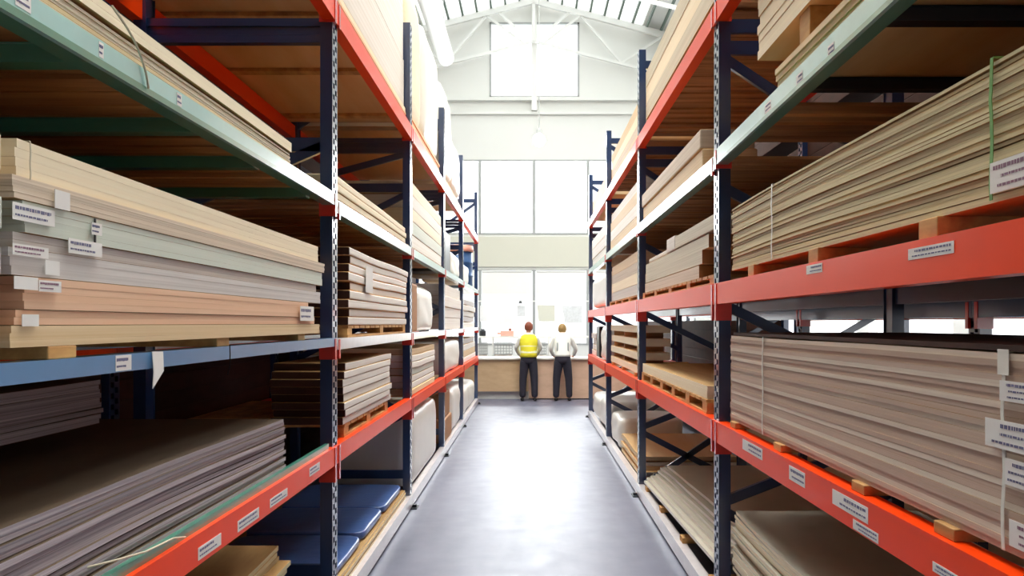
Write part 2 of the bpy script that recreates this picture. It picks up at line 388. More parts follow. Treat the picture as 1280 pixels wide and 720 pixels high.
def rack(side, xf, depth, posts, ph, levels, label, name_group, braces, rear_levels=None):
    """levels: list of (bay index set, z0, z1, material, connector)"""
    root = empty('pallet_rack', (side*(xf+depth/2), posts[0], 0), label, 'storage rack')
    ox, oy = side*(xf+depth/2), posts[0]
    def place(o, x, y, z): o.parent = root; o.location = (x-ox, y-oy, z)
    pm = post_mesh('upright_post', side, ph)
    rm = post_mesh('upright_post', -side, ph)
    first = True
    ft = MB(); xa, xb = sorted((-side*.06, side*.10)); ft.box(xa, xb, -.02, .13, 0, .008, M['darksteel'])
    xa, xb = sorted((-side*.05, -side*.01)); ft.box(xa, xb, .035, .075, .008, .03, M['darksteel'])
    fm = ft.build('foot_plate', None, origin=(0, 0, 0))
    usedp = 0
    for i, y in enumerate(posts):
        for rear in (0, 1):
            src = rm if rear else pm
            o = src if i == 0 else src.copy()
            if i: COL.objects.link(o)
            place(o, side*(xf+(depth if rear else 0)), y, 0.0)
            f = fm if (i == 0 and rear == 0) else fm.copy()
            if not (i == 0 and rear == 0): COL.objects.link(f)
            f.parent = o; f.location = (0, 0, 0)
            if rear: f.scale = (-1, 1, 1)
        # bracing between front and rear post, in the plane of the frame
        ym = y+.055
        xA, xB = side*(xf+PD), side*(xf+depth-PD)
        for kind, za, zb in (braces[i] if isinstance(braces, dict) else braces):
            bb = MB(); h_ = .055 if kind == 'd' else .075
            bb.bar((xA-side*.02, ym, za), (xB+side*.02, ym, zb), .03, h_, M['navy'])
            if kind == 'H':
                bb = MB()
                for dz in (-.045, 0, .045): bb.bar((xA-side*.02, ym, za+dz), (xB+side*.02, ym, zb+dz), .05 if dz else .04, .042, M['navy'])
            c = Vector((side*(xf+depth/2), ym, (za+zb)/2))
            o = bb.build('frame_brace', None, origin=tuple(c)); place(o, *c)
    for lv in levels:
        bays, z0, z1, mt, con = lv[:5]; dzn = lv[5] if len(lv) > 5 else 0
        for k in bays:
            ya, yb = posts[k]+.055, posts[k+1]+.055
            if k == 0: ya = posts[0]+.055
            for rear in (0, 1):
                mat = M[mt]
                if rear and mt in ('whitebeam', 'palegreen', 'pinkbeam'): mat = M['orange'] if mt == 'pinkbeam' else M['green'] if mt == 'palegreen' else M['whitebeam']
                if rear and side > 0 and (z0 == 1.755): mat = M['navy']  # orange rear beam coloured navy to stand for its shade
                if not rear and mt == 'orange' and z0 == 1.68: mat = M['navy']  # back rack's front beam also gets its shade as navy colour
                bb = MB()
                x0 = -.014 if not rear else -.014
                sd = side if not rear else -side
                X0 = side*(xf+(depth if rear else 0))
                th = .05
                # step profile: face plate, top flange, inner lip
                def bx(a, c_, ya_, yb_, za, zb):
                    p, q = sorted((X0+sd*a, X0+sd*c_)); bb.box(p, q, ya_, yb_, za, zb, M['palegreen'] if (mt == 'green' and not rear and a == x0) else M['green'] if mt == 'palegreen' and a >= -.01 else mat)
                bx(x0, -.002, ya+.002, yb-.002, z0, z1)
                if mt == 'green' and not rear: bx(x0-.0015, x0, ya+.004, yb-.004, z0, z0+.018)
                bx(-.002, th, ya+.058, yb-.058, z1-.012 if z1-z0 > .06 else z1-.008, z1)
                bx(-.002, th, ya+.058, yb-.058, z0, z0+.01)
                bx(th-.008, th, ya+.058, yb-.058, z0+.01, z1-.012 if z1-z0 > .06 else z1-.008)
                if dzn: bb.v = [(v[0], v[1], v[2]+dzn*(yb-v[1])/(yb-ya)) for v in bb.v]
                c = Vector((X0, (ya+yb)/2, z0))
                o = bb.build('load_beam', None, origin=tuple(c)); place(o, *c)
                if con and not rear:
                    for (yy, dirn) in ((yb, -1), (ya, 1)):
                        cb = MB()
                        # hooked end plate: clamps the camera side of the post and its face
                        zt, zl = z1-.004, z0-con
                        if dirn < 0:
                            p, q = sorted((X0-side*.018, X0+side*(PD+.004)))
                            cb.box(p, q, yy-.062, yy-.0555, zl, zt, M['red'])
                            p, q = sorted((X0-side*.018, X0-side*.002))
                            cb.box(p, q, yy-.0555, yy-.03, zl, zt, M['red'])
                        else:
                            p, q = sorted((X0-side*.018, X0-side*.002))
                            cb.box(p, q, yy+.03, yy+.058, zl, zt, M['red'])
                        oc = cb.build('beam_connector', None, origin=tuple(c)); oc.parent = o; oc.location = (0, 0, 0)
    return root, (ox, oy)

LX, RXF = 1.06, 1.04
LP = [1.4, 4.3, 7.1, 9.9, 12.7, 16.3]
RP = [1.2, 4.4, 7.6, 10.8, 14.0]
def zigzag(z0, z1, step, first=0):
    out = []; z = z0; d = first
    while z+step <= z1+1e-6:
        out.append(('d', z, z+step) if d else ('d', z+step, z)); z += step; d = 1-d
    return out
lbr = [('h', .3, .3), ('H', 3.235, 3.235), ('h', 4.15, 4.15), ('h', 2.86, 2.86)] + zigzag(.35, 2.8, .49) + [('d', 3.16, 2.90), ('d', 4.1, 3.4)]
lb0 = [('h', .3, .3), ('H', 3.235, 3.235), ('h', 2.62, 2.62), ('d', 2.62, 2.2), ('h', 4.15, 4.15)]
lbr = {0: lb0, 1: lb0, 2: lbr, 3: lbr, 4: lbr, 5: lbr}
rack_l, ol = rack(-1, LX, 1.07, LP, 4.32, [
    (range(5), .02, .12, 'whitebeam', False),
    ([0, 1, 2, 3, 4], .885, .985, 'orange', .09),
    ([0], 1.525, 1.57, 'blue', .07), ([1, 2, 3, 4], 1.505, 1.565, 'whitebeam', .05),
    ([0], 2.285, 2.35, 'green', .06, -.012), ([1, 2, 3, 4], 2.25, 2.32, 'palegreen', .03),
    ([0, 1, 2, 3, 4], 3.28, 3.40, 'orange', .012)],
    'tall navy and orange pallet rack along the left side of the aisle', None, lbr)
rbr = [('d', .60, .12), ('d', .10, .72), ('d', .66, 1.02), ('h', 3.30, 3.30), ('h', 3.18, 3.18), ('h', 4.12, 4.12), ('d', 3.12, 2.5),
       ('d', 1.75, 1.30), ('d', 2.4, 1.9), ('d', 4.05, 3.45)]
rack_r, orr = rack(1, RXF, 1.02, RP, 4.25, [
    (range(4), .02, .12, 'whitebeam', False),
    ([0, 1, 2, 3], .995, 1.11, 'orange', .065),
    ([0, 1, 2, 3], 1.755, 1.87, 'orange', .09),
    ([0], 2.52, 2.605, 'green', .02, .055), ([1, 2, 3], 2.50, 2.58, 'palegreen', .02),
    ([0, 1, 2, 3], 3.31, 3.42, 'orange', 0.001)],
    'tall navy and orange pallet rack along the right side of the aisle', None, rbr)
# second rack standing back to back with the right one, seen through the gap
rack_b, ob = rack(1, 2.42, .95, [1.5, 4.3, 7.1, 9.9], 4.25, [
    (range(3), 1.68, 1.77, 'orange', .06), (range(3), .9, 1.0, 'orange', False), (range(3), 2.5, 2.6, 'orange', False)],
    'navy rack with orange beams seen through the gap behind the right rack', None,
    [('d', 1.35, 1.85), ('d', 1.9, 2.5), ('d', .5, 1.2), ('h', 1.3, 1.3)])

def writing(b, x, y0, y1, z0, z1, side, rows, m, seed=0, flip=1):
    """rows of small printed strokes on the aisle face of a label whose face is at x"""
    rr = random.Random(seed); hgt = (z1-z0)
    for k in range(rows):
        zc = z1-hgt*(k+.7)/(rows+.4); th = hgt/(rows+.4)*(.32 if k else .5)
        y = y0+.06*(y1-y0); end = y1-(.06+rr.random()*.3)*(y1-y0)
        while y < end:
            l = (y1-y0)*rr.uniform(.025, .09)
            p, q = sorted((x, x-side*.0006)); b.box(p, q, y, min(y+l, end), zc-th/2*rr.uniform(.6, 1), zc+th/2, m); y += l+(y1-y0)*.02
def beam_label(rackroot, off, side, xf, y0, y1, z0, z1, seed, lab=None, ink='ink'):
    """sticker glued on a beam's face"""
    xface = side*(xf-.014)
    b = MB(); p, q = sorted((xface, xface-side*.001)); b.box(p, q, y0, y1, z0, z1, M['paper'])
    writing(b, xface-side*.001, y0, y1, z0, z1, side, 2, M[ink], seed)
    best = None
    for o in rackroot.children:
        if o.name.startswith('load_beam'):
            wx = o.location.x+off[0]; wy = o.location.y+off[1]; wz = o.location.z
            if abs(wx-side*xf) < .05:
                d = abs(wy-(y0+y1)/2)+3*abs(wz-z0+.03)
                if best is None or d < best[0]: best = (d, o, wx, wy, wz)
    o = best[1]
    s = b.build('beam_sticker', None, origin=(best[2], best[3], best[4])); s.parent = o; s.location = (0, 0, 0)
    if lab: s['label'] = lab
def rY(px): return 1.04*1000/(px-662)     # depth at which the right beam face shows at pixel x
def lY(px): return 1.06*1000/(662-px)
for i, (pa, pb, z0, z1) in enumerate(((932, 957, 1.045, 1.095), (991, 1011, 1.035, 1.09), (1046, 1091, 1.04, 1.09), (1072, 1104, 1.0, 1.03), (1173, 1210, 1.02, 1.045), (1190, 1214, 1.0, 1.015),
                                      (1013, 1033, 1.83, 1.862), (1142, 1200, 1.82, 1.85))):
    beam_label(rack_r, orr, 1, RXF, rY(pb), rY(pa), z0, z1, i)
for i, (pa, pb, z0, z1) in enumerate(((242, 271, .90, .94), (292, 319, .90, .94), (333, 355, .905, .94), (383, 396, .92, .96))):
    beam_label(rack_l, ol, -1, LX, lY(pa), lY(pb), z0, z1, 20+i)
for i, (pa, pb) in enumerate(((10, 30), (116, 122), (215, 221))):
    beam_label(rack_l, ol, -1, LX, lY(pa), lY(pb), 2.298, 2.335, 40+i)
beam_label(rack_l, ol, -1, LX, 2.02, 2.10, 1.528, 1.568, 61)
for i, px in enumerate((1000, 960, 1040)):
    beam_label(rack_r, orr, 1, RXF, rY(px+8), rY(px), 2.56, 2.60, 70+i)

# loose label hanging off the blue beam
# ------------------------------------------------------------------ stacks of sheets
def smooth_profile(rr, n, amp):
    a, p1, f = rr.random(), rr.uniform(0, 6.28), rr.uniform(.7, 1.6)
    return [amp*(.5+.5*math.sin(p1+f*2*PI*k/(n-1)))*a for k in range(n)]
def stack(name, label, cat, group, side, xf, width, y0, y1, z0, n, t, edge, face, jx=.004, jy=.01, gap=.002,
          tilt=0, seed=1, ns=9, edges=None, warp=0, end_m=None, bevel=0, stair=0):
    if width >= .8: width += .13 if side < 0 else .09
    rr = random.Random(seed); prof = [z0+tilt*(1-k/(ns-1)) for k in range(ns)]; out = []
    W = [warp*math.sin(PI*k/(ns-1)) for k in range(ns)]
    prof = [p+w_*0 for p, w_ in zip(prof, W)]
    for i in range(n):
        g = smooth_profile(rr, ns, gap)
        tt = t*rr.uniform(.94, 1.04) if not isinstance(t, (list, tuple)) else t[i]
        if i == 0: g = [0]*ns
        zb = [p+q for p, q in zip(prof, g)]; zt = [q+tt for q in zb]
        xa = xf+rr.uniform(0, 2*jx)+stair*i; ya = y0+rr.uniform(-jy, jy); yb = y1+rr.uniform(-jy, jy)
        e = M[edges[i % len(edges)]] if edges else M[edge]
        b = MB(); vs = []
        for k in range(ns):
            y = ya+(yb-ya)*k/(ns-1)
            for x, z in ((xa, zb[k]), (xa+width, zb[k]), (xa+width, zt[k]), (xa, zt[k])): vs.append((side*x, y, z))
        fe, ff = [], []
        for k in range(ns-1):
            o = 4*k
            q = [(o, o+4, o+5, o+1), (o+1, o+5, o+6, o+2), (o+2, o+6, o+7, o+3), (o+3, o+7, o+4, o)]
            if side < 0: q = [tuple(reversed(f)) for f in q]
            ff += [q[0], q[2]]; fe += [q[1], q[3]]
        c1 = (0, 1, 2, 3); c2 = tuple(4*(ns-1)+j for j in (3, 2, 1, 0))
        if side < 0: c1 = tuple(reversed(c1)); c2 = tuple(reversed(c2))
        b.add(vs, fe+([] if end_m else [c1, c2]), e)
        if end_m:
            i_e = b.mat(M[end_m]); b.f += [c1, c2]; b.mi += [i_e, i_e]
        i_f = b.mat(M[face])
        for f in ff: b.f.append(f); b.mi.append(i_f)
        o = b.build(name, bevel=bevel); tag(o, label, cat, group)
        out.append(o); prof = zt
    return out, prof
def bearers(side, xf, width, ys, z0, z1, label, group, wid=.09, mat='pallet', cat='timber bearer', sunk=.0):
    if width >= .8: width += .15 if side < 0 else .10
    """square timber battens laid across under a stack"""
    for y in ys:
        b = MB(); p, q = sorted((side*(xf-sunk), side*(xf+width)))
        b.box(p, q, y-wid/2, y+wid/2, z0, z1, M[mat])
        o = b.build('timber_bearer', bevel=.003); tag(o, label, cat, group)
def pallet(side, xf, width, y0, y1, z0, h, label, n=3):
    if width >= .8: width += .15 if side < 0 else .10
    """wooden pallet: top boards, bottom boards, blocks"""
    t = .018
    root = empty('wooden_pallet', (side*(xf+width/2), (y0+y1)/2, z0), label, 'pallet')
    o0 = Vector(root.location)
    def part(nm, mb): 
        o = mb.build(nm, None, origin=tuple(o0)); o.parent = root; o.location = (0, 0, 0)
    d = MB(); nb = max(6, int((y1-y0)/.16)); 
    for k in range(nb):
        a = y0+(y1-y0)*k/nb; p, q = sorted((side*xf, side*(xf+width)))
        d.box(p, q, a+.01, a+(y1-y0)/nb-.015, z0+h-t, z0+h, M['pallet'])
    part('top_boards', d)
    d = MB()
    for xx in (0, width/2-.05, width-.1):
        p, q = sorted((side*(xf+xx), side*(xf+xx+.1))); d.box(p, q, y0, y1, z0, z0+t*.8, M['pallet'])
    part('bottom_boards', d)
    for k in range(n):
        yc = y0+.06+(y1-y0-.12)*k/(n-1)
        for xx in (.002, width/2-.045, width-.098):
            d = MB(); p, q = sorted((side*(xf+xx), side*(xf+xx+.095)))
            d.box(p, q, yc-.06, yc+.06, z0+t*.8, z0+h-t, M['pallet']); part('block', d)
def deck(side, xf, y0, y1, z, label, depth=0):
    depth = depth or (1.07 if side < 0 else 1.02)
    """boards laid across the beams"""
    b = MB(); y = y0; rr = random.Random(int(z*100+y0*10))
    while y < y1-.1:
        wd = rr.uniform(.09, .14); p, q = sorted((side*(xf+.004), side*(xf+depth-.004)))
        b.box(p, q, y, y+wd, z, z+.018*rr.uniform(.8, 1), M['slat']); y += wd+rr.choice((.006, .01, .035, .05))
    o = b.build('slatted_deck'); tag(o, label, 'shelf deck')
def steelbars(side, xf, ys, z, group, label, mat='green'):
    depth = 1.07 if side < 0 else 1.02
    for y in ys:
        b = MB(); p, q = sorted((side*(xf+.05), side*(xf+depth-.05)))
        b.box(p, q, y-.03, y+.03, z-.045, z-.002, M[mat]); b.box(p, q, y-.04, y+.04, z-.002, z, M[mat])
        tag(b.build('cross_bar'), label, 'support bar', group)
def strap(side, x, y, z0, z1, mat, label, w_=.014, wob=.006):
    b = MB(); n = 10; rr = random.Random(int(y*1000))
    pts = [(y+wob*math.sin(k*1.1)+rr.uniform(-1, 1)*wob*.3, z0+(z1-z0)*k/n) for k in range(n+1)]
    vs, fs = [], []
    for (yy, z) in pts:
        for dx in (0, .0015):
            for dy in (-w_/2, w_/2): vs.append((side*(x-dx), yy+dy, z))
    for k in range(n):
        o = 4*k
        fs += [(o, o+4, o+5, o+1), (o+2, o+3, o+7, o+6), (o, o+2, o+6, o+4), (o+1, o+5, o+7, o+3)]
    fs += [(0, 1, 3, 2), (4*n, 4*n+2, 4*n+3, 4*n+1)]
    # return across the top of the stack
    p, q = sorted((side*(x), side*(x+.85)))
    b.add(vs, fs, M[mat]); b.box(p, q, pts[-1][0]-w_/2, pts[-1][0]+w_/2, z1, z1+.0015, M[mat])
    return tag(b.build('strapping_band'), label, 'strap')
def paper(side, x, y0, y1, z0, z1, label, rows=2, seed=0, ink='ink', group=None, skew=0):
    b = MB(); p, q = sorted((side*x, side*(x-.0012)))
    b.box(p, q, y0, y1, z0, z1, M['paper'])
    if rows: writing(b, side*(x-.0012), y0, y1, z0, z1, side, rows, M[ink], seed)
    return tag(b.build('paper_label'), label, 'label', group)
def wrapped_pack(side, xf, width, y0, y1, z0, z1, label, mat='whitefilm', group=None, bulge=.02, lean=0, name='wrapped_pack', bottom=None, seed=3, ntop=1.0):
    """film-wrapped block with soft uneven sides"""
    rr = random.Random(seed); nx, ny, nz = 4, 8, 8; bm = bmesh.new()
    bmesh.ops.create_cube(bm, size=1)
    bmesh.ops.subdivide_edges(bm, edges=bm.edges[:], cuts=5, use_grid_fill=True)
    for v in bm.verts:
        x, y, z = v.co
        k = 1-(abs(x*2)**6+abs(z*2)**6)*.02
        nse = bulge*math.sin(9*y+seed+5*z)*math.cos(7*z+seed*2)
        edge_round = .035*ntop*((abs(x*2) > .99)*(abs(z*2) > .99)*(z > 0))
        X = xf+width/2+(x*k)*width + (nse if abs(x) > .49 else 0) + (edge_round*width if x < 0 else 0) + lean*(z+.5)
        Y = (y0+y1)/2+y*(y1-y0)*(1-.01*abs(z))
        Z = z0+(z+.5)*(z1-z0)+(nse*.6 if z > .49 else 0)-(edge_round*.3)
        v.co = (side*X, Y, Z)
    if side < 0: bmesh.ops.reverse_faces(bm, faces=bm.faces[:])
    me = bpy.data.meshes.new(name); c = Vector((side*(xf+width/2), (y0+y1)/2, z0))
    for v in bm.verts: v.co -= c
    bm.to_mesh(me); bm.free(); me.materials.append(M[mat])
    for p in me.polygons: p.use_smooth = True
    o = bpy.data.objects.new(name, me); o.location = c; COL.objects.link(o)
    m = o.modifiers.new('sub', 'SUBSURF'); m.levels = 1; m.render_levels = 1
    return tag(o, label, 'wrapped goods', group)

# ============ LEFT, nearest bay (y 1.4 - 4.3)
pallet(-1, 1.1, .9, 1.3, 3.5, .12, .12, 'wooden pallet on the left rack floor beams nearest the camera')
stack('plywood_sheet', 'warped beige plywood sheet in the lowest left stack below the orange beam', 'plywood sheet', 'warped plywood sheets at the bottom left',
      -1, 1.08, .88, 1.25, 3.62, .24, 17, .02, 'e_ply', 'f_ply', jx=.03, jy=.07, gap=.022, seed=11)
bearers(-1, 1.08, .9, (1.5, 2.4, 3.3), .985, 1.005, 'thin batten under the dark sheets on the left orange beam', 'battens under the dark sheets')
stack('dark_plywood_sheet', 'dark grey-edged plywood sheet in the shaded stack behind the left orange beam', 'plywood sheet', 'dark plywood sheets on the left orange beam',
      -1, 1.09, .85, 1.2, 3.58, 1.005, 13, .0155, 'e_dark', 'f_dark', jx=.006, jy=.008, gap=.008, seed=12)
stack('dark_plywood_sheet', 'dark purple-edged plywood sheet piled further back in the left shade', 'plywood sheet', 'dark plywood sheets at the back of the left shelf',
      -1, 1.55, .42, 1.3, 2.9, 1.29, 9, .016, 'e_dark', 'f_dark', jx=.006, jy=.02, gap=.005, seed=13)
# bundles on the blue beam
bearers(-1, 1.05, .9, (1.34, 1.80), 1.57, 1.600, 'yellow timber bearer between the blue beam and the left board stack', 'bearers on the blue beam', wid=.11)
bearers(-1, 1.06, .9, (2.77, 3.72), 1.57, 1.600, 'yellow timber bearer between the blue beam and the left board stack', 'bearers on the blue beam', wid=.11)
z = 1.600
BND = [('tan_board', 3, .0145, 'e_tan', 'tan board at the bottom of the big left stack above the blue beam', 'tan boards above the blue beam', .000, 4.00),
       ('peach_board', 2, .0155, 'e_peach', 'peach board in the thin lower bundle of the big left stack', 'peach boards, thin lower bundle', .004, 3.92),
       ('peach_board', 4, .0165, 'e_peach', 'peach board in the thick middle bundle of the big left stack', 'peach boards, thick middle bundle', .0, 3.80),
       ('white_board', 3, .019, 'e_grey', 'whitish grey board above the peach bundles in the left stack', 'whitish boards above the peach bundles', .002, 4.02),
       ('grey_board', 2, .0155, 'e_grey', 'warm grey board just under the pale green bundle in the left stack', 'grey boards under the pale green bundle', .008, 3.96),
       ('pale_green_board', 4, .0165, 'e_greenwhite', 'pale green-edged board in the left stack beneath the beige boards', 'pale green boards in the left stack', .0, 4.05),
       ('beige_board', 4, .0115, 'e_beige', 'thin beige board under the cream boards of the left stack', 'thin beige boards of the left stack', -.004, 4.08),
       ('cream_board', 4, .0185, 'e_cream', 'cream board on top of the big left stack above the blue beam', 'cream boards on top of the left stack', .002, 3.98)]
for i, (nm, n, t, e, lb, gp, dx, ye) in enumerate(BND):
    o, pr = stack(nm, lb, 'board', gp, -1, 1.05+dx, .88, 1.62+(i % 3)*.02, ye, z, n, t, e, 'f_ply', jx=.0005, jy=.006, gap=.0004, seed=30+i)
    z = max(pr)+.0014
ZL = []
z = 1.600
for i, (nm, n, t, e, lb, gp, dx, ye) in enumerate(BND):   # neighbouring stack nearer the camera, shows as a sliver
    if nm in ('white_board', 'pale_green_board', 'beige_board', 'cream_board', 'peach_board', 'grey_board', 'tan_board'):
        hh = n*t+n*.0006+.0002
        b = MB(); b.box(-(1.05+dx+.86), -(1.053+dx), 1.0, 1.585+(i % 2)*.012, z+.001, z+hh-.0035, M[e])
        col = nm.split('_board')[0].replace('_', ' ')
        if i not in (4,):
            tag(b.build('%s_slab' % nm, bevel=.002), '%s slab at the left picture edge, %s in its pile' % (col, ('lowest', 'second', 'third', 'fourth', 'fifth', 'third from top', 'second from top', 'topmost')[i]), 'board', 'slabs at the left picture edge')
        z += hh
def lab(pa, pb, ra, rb, text, seed, x=1.047, rows=2, ink='ink', group=None):
    """paper label on the left stack given where it shows in the photo"""
    ya, yb = x*1000/(662-pa), x*1000/(662-pb); yc = (ya+yb)/2
    za = H+(404-ra)*yc/1000; zb = H+(404-rb)*yc/1000
    return paper(-1, x, ya, yb, min(za, zb), max(za, zb), text, rows, seed, ink, group)
lab(15, 68, 258, 279, 'wide white label with a blue printed line on the pale green boards', 1, 1.044)
lab(85, 127, 301, 319, 'white printed label lower on the pale green boards', 2, 1.044)
lab(15, 60, 307, 321, 'white label with a purple printed line on the grey boards', 3, 1.044, ink='redink')
lab(68, 87, 239, 262, 'small blank white label on the thin beige boards', 4, 1.040, rows=0)
lab(114, 127, 279, 294, 'small square printed label beside the dark band of the pale green boards', 5, 1.044)
lab(56, 74, 326, 344, 'blank rounded label on the whitish boards', 6, 1.044, rows=0)
lab(17, 47, 346, 362, 'blank white label above the peach boards', 7, 1.043, rows=0)
lab(48, 76, 351, 365, 'torn label with red print above the peach boards', 8, 1.043, ink='redink')
lab(27, 48, 393, 408, 'blank white label on the lower peach bundle', 9, 1.046, rows=0)
lab(375, 392, 383, 401, 'white label at the far end of the peach boards', 10, 1.043, rows=2)
strap(-1, 1.045, 1.046*1000/(662-37), 1.95, 2.03, 'e_peach' if False else 'rope', 'thin cord around the cream boards of the left stack', w_=.003, wob=.001)
b = MB(); b.box(-1.048, -1.0455, lY(112)-.003, lY(112)+.003, 1.838, 1.902, M['black']); tag(b.build('black_band'), 'black band around the pale green boards of the left stack', 'strap')
# green beam level
steelbars(-1, LX, (1.95, 2.65, 3.25, 4.0), 2.322, 'green cross bars under the upper left stack', 'green cross bar joining the front and rear beams under the upper left stack')
deck(-1, LX+.055, 1.48, 3.95, 2.3225, 'dark slatted boards under the upper left stack above the green beam', depth=.96)
stack('orange_brown_board', 'orange-brown board at the bottom of the upper left stack', 'board', 'orange-brown boards of the upper left stack',
      -1, 1.075, .88, 1.2, 3.60, 2.352, 2, .010, 'e_tan', 'f_ply', jx=.002, jy=.02, gap=.003, seed=41)
stack('beige_board', 'thin layered beige board in the middle of the upper left stack', 'board', 'thin beige boards of the upper left stack',
      -1, 1.075, .88, 1.2, 3.60, 2.376, 4, .0075, 'e_beige', 'f_ply', jx=.003, jy=.012, gap=.003, seed=42)
stack('cream_board', 'thick smooth cream board on top of the upper left stack', 'board', 'thick cream boards of the upper left stack',
      -1, 1.07, .88, 1.2, 3.60, 2.418, 2, .021, 'e_cream', 'f_ply', jx=.001, jy=.004, gap=.002, seed=43)
# cord hanging over the green beam
b = MB(); pts = []
yc = 1.045*1000/(662-172)
for k in range(12):
    u = k/11; pts.append((-1.04+.0*u, yc-.14+.14*math.sin(u*PI*.5)+.05*u, 2.44-.15*u+.02*math.sin(u*PI)))
b.tube(pts, .0035, M['rope'], 6); tag(b.build('loose_cord', smooth=True), 'pale cord hanging over the green beam at upper left', 'cord')
# tag hanging from blue beam
yc = lY(188)
b = MB(); b.add([(-1.038, yc-.035, 1.572), (-1.038, yc+.03, 1.570), (-1.036, yc+.03, 1.515), (-1.034, yc-.04, 1.47), (-1.036, yc-.03, 1.515),
                 (-1.040, yc-.035, 1.572), (-1.040, yc+.03, 1.570), (-1.038, yc+.03, 1.515), (-1.036, yc-.04, 1.47), (-1.038, yc-.03, 1.515)],
                [(0, 1, 2, 3, 4), (9, 8, 7, 6, 5), (0, 5, 6, 1), (1, 6, 7, 2), (2, 7, 8, 3), (3, 8, 9, 4), (4, 9, 5, 0)], M['paper'])
tag(b.build('paper_tag'), 'torn white paper tag hanging from the light blue beam', 'tag')
b = MB(); b.tube([(-1.04, lY(280), 1.575), (-1.036, lY(279), 1.54), (-1.04, lY(280), 1.50), (-1.05, lY(281), 1.47)], .002, M['black'], 6)
tag(b.build('wire_tie'), 'dark wire tie looped over the light blue beam', 'wire')
# green steel rail and cord lying behind the orange beam
b = MB(); b.box(-1.085, -1.064, 1.5, 4.24, .985, 1.012, M['green']); tag(b.build('green_rail'), 'green steel rail lying along the left orange beam', 'rail')
b = MB(); b.tube([(-1.10, 1.95, 1.05), (-1.07, 2.05, 1.04), (-1.055, 2.2, 1.022), (-1.05, 2.36, 1.016), (-1.055, 2.45, .995)], .003, M['rope'], 6)
tag(b.build('loose_cord', smooth=True), 'loose beige cord on the green rail above the left orange beam', 'cord')
# top level, nearest bay
bearers(-1, 1.07, .9, (1.6, 2.7, 3.9), 3.40, 3.42, 'batten under the topmost near left sheets', 'battens under the topmost near left sheets')
stack('plywood_sheet', 'brown plywood sheet on the topmost left level nearest the camera', 'plywood sheet', 'plywood on the topmost near left level',
      -1, 1.10, 1.0, 1.2, 4.1, 3.42, 6, .018, 'e_cream', 'f_brown', seed=44)

# ============ LEFT, second bay (4.3 - 7.1)
stack('cream_board', 'pale board lying under the blue wrapped packages at floor level', 'board', 'pale boards under the blue packages',
      -1, 1.08, .86, 4.46, 6.98, .121, 4, .016, 'e_cream', 'f_ply', jx=.006, jy=.02, gap=.003, seed=51)
for i, (ya, yb, h_, t_) in enumerate(((4.47, 5.30, .215, 'nearest'), (5.33, 6.05, .225, 'middle'), (6.08, 6.95, .22, 'farthest'))):
    wrapped_pack(-1, 1.10, .82, ya, yb, .196, h_+.035, 'flat blue film-wrapped package, %s of the three at floor level' % t_, 'film', 'blue film packages', .003, ntop=.4, seed=i+2, name='blue_package')
pallet(-1, 1.08, .88, 4.66, 6.1, .985, .075, 'wooden pallet under the papered boards on the second left orange beam')
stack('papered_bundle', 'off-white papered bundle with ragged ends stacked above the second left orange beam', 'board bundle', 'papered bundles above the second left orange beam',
      -1, 1.06, .42, 4.62, 6.15, 1.062, 8, .0445, 'e_white', 'f_ply', jx=.008, jy=.05, gap=.004, end_m='f_shadebrown', seed=52, bevel=.006)  # end faces coloured darker to stand for shade
pallet(-1, 1.08, .88, 4.75, 6.95, 1.566, .07, 'wooden pallet under the tall white bundle stack at eye level, second left bay')
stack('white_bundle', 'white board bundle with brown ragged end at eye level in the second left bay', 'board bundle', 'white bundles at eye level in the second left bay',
      -1, 1.06, .88, 4.76, 6.98, 1.638, 9, .05, 'e_white', 'f_brown', jx=.010, jy=.07, gap=.006, end_m='f_shadebrown', seed=53, bevel=.008)  # brown ends, with their shade added into the colour
b = MB(); b.box(-1.056, -1.054, 5.15, 5.38, 1.85, 2.02, M['paper']); tag(b.build('paper_label'), 'large white sheet of paper on the white bundles, second left bay', 'label')
deck(-1, LX, 4.45, 7.05, 2.322, 'slatted deck under the cream timber pack of the second left bay')
stack('cream_timber_slab', 'thick cream timber slab lying above the pale beam in the second left bay', 'timber slab', 'cream timber slabs in the second left bay',
      -1, 1.06, .42, 4.45, 6.98, 2.345, 3, .045, 'e_cream', 'f_ply', jx=.012, jy=.02, gap=.004, seed=54, bevel=.008)
bearers(-1, 1.07, .9, (4.6, 5.6, 6.8), 3.40, 3.425, 'brown batten on the second left top orange beam', 'battens on the second left top beam')
stack('plywood_sheet', 'large plywood sheet with orange-brown underside on the second left top level', 'plywood sheet', 'plywood sheets on the second left top level',
      -1, 1.09, 1.0, 4.36, 7.06, 3.425, 6, .020, 'e_tan', 'f_brown', jx=.004, seed=55, edges=['e_tan', 'e_peach', 'e_tan', 'e_tan', 'e_cream', 'e_cream'])
stack('white_slab', 'white slab on the brown plywood of the second left top level', 'board', 'white slabs high on the second left bay',
      -1, 1.11, .9, 4.38, 7.05, 3.57, 3, .42, 'e_white', 'f_grey', jx=.004, jy=.02, gap=.004, seed=4, bevel=.006)

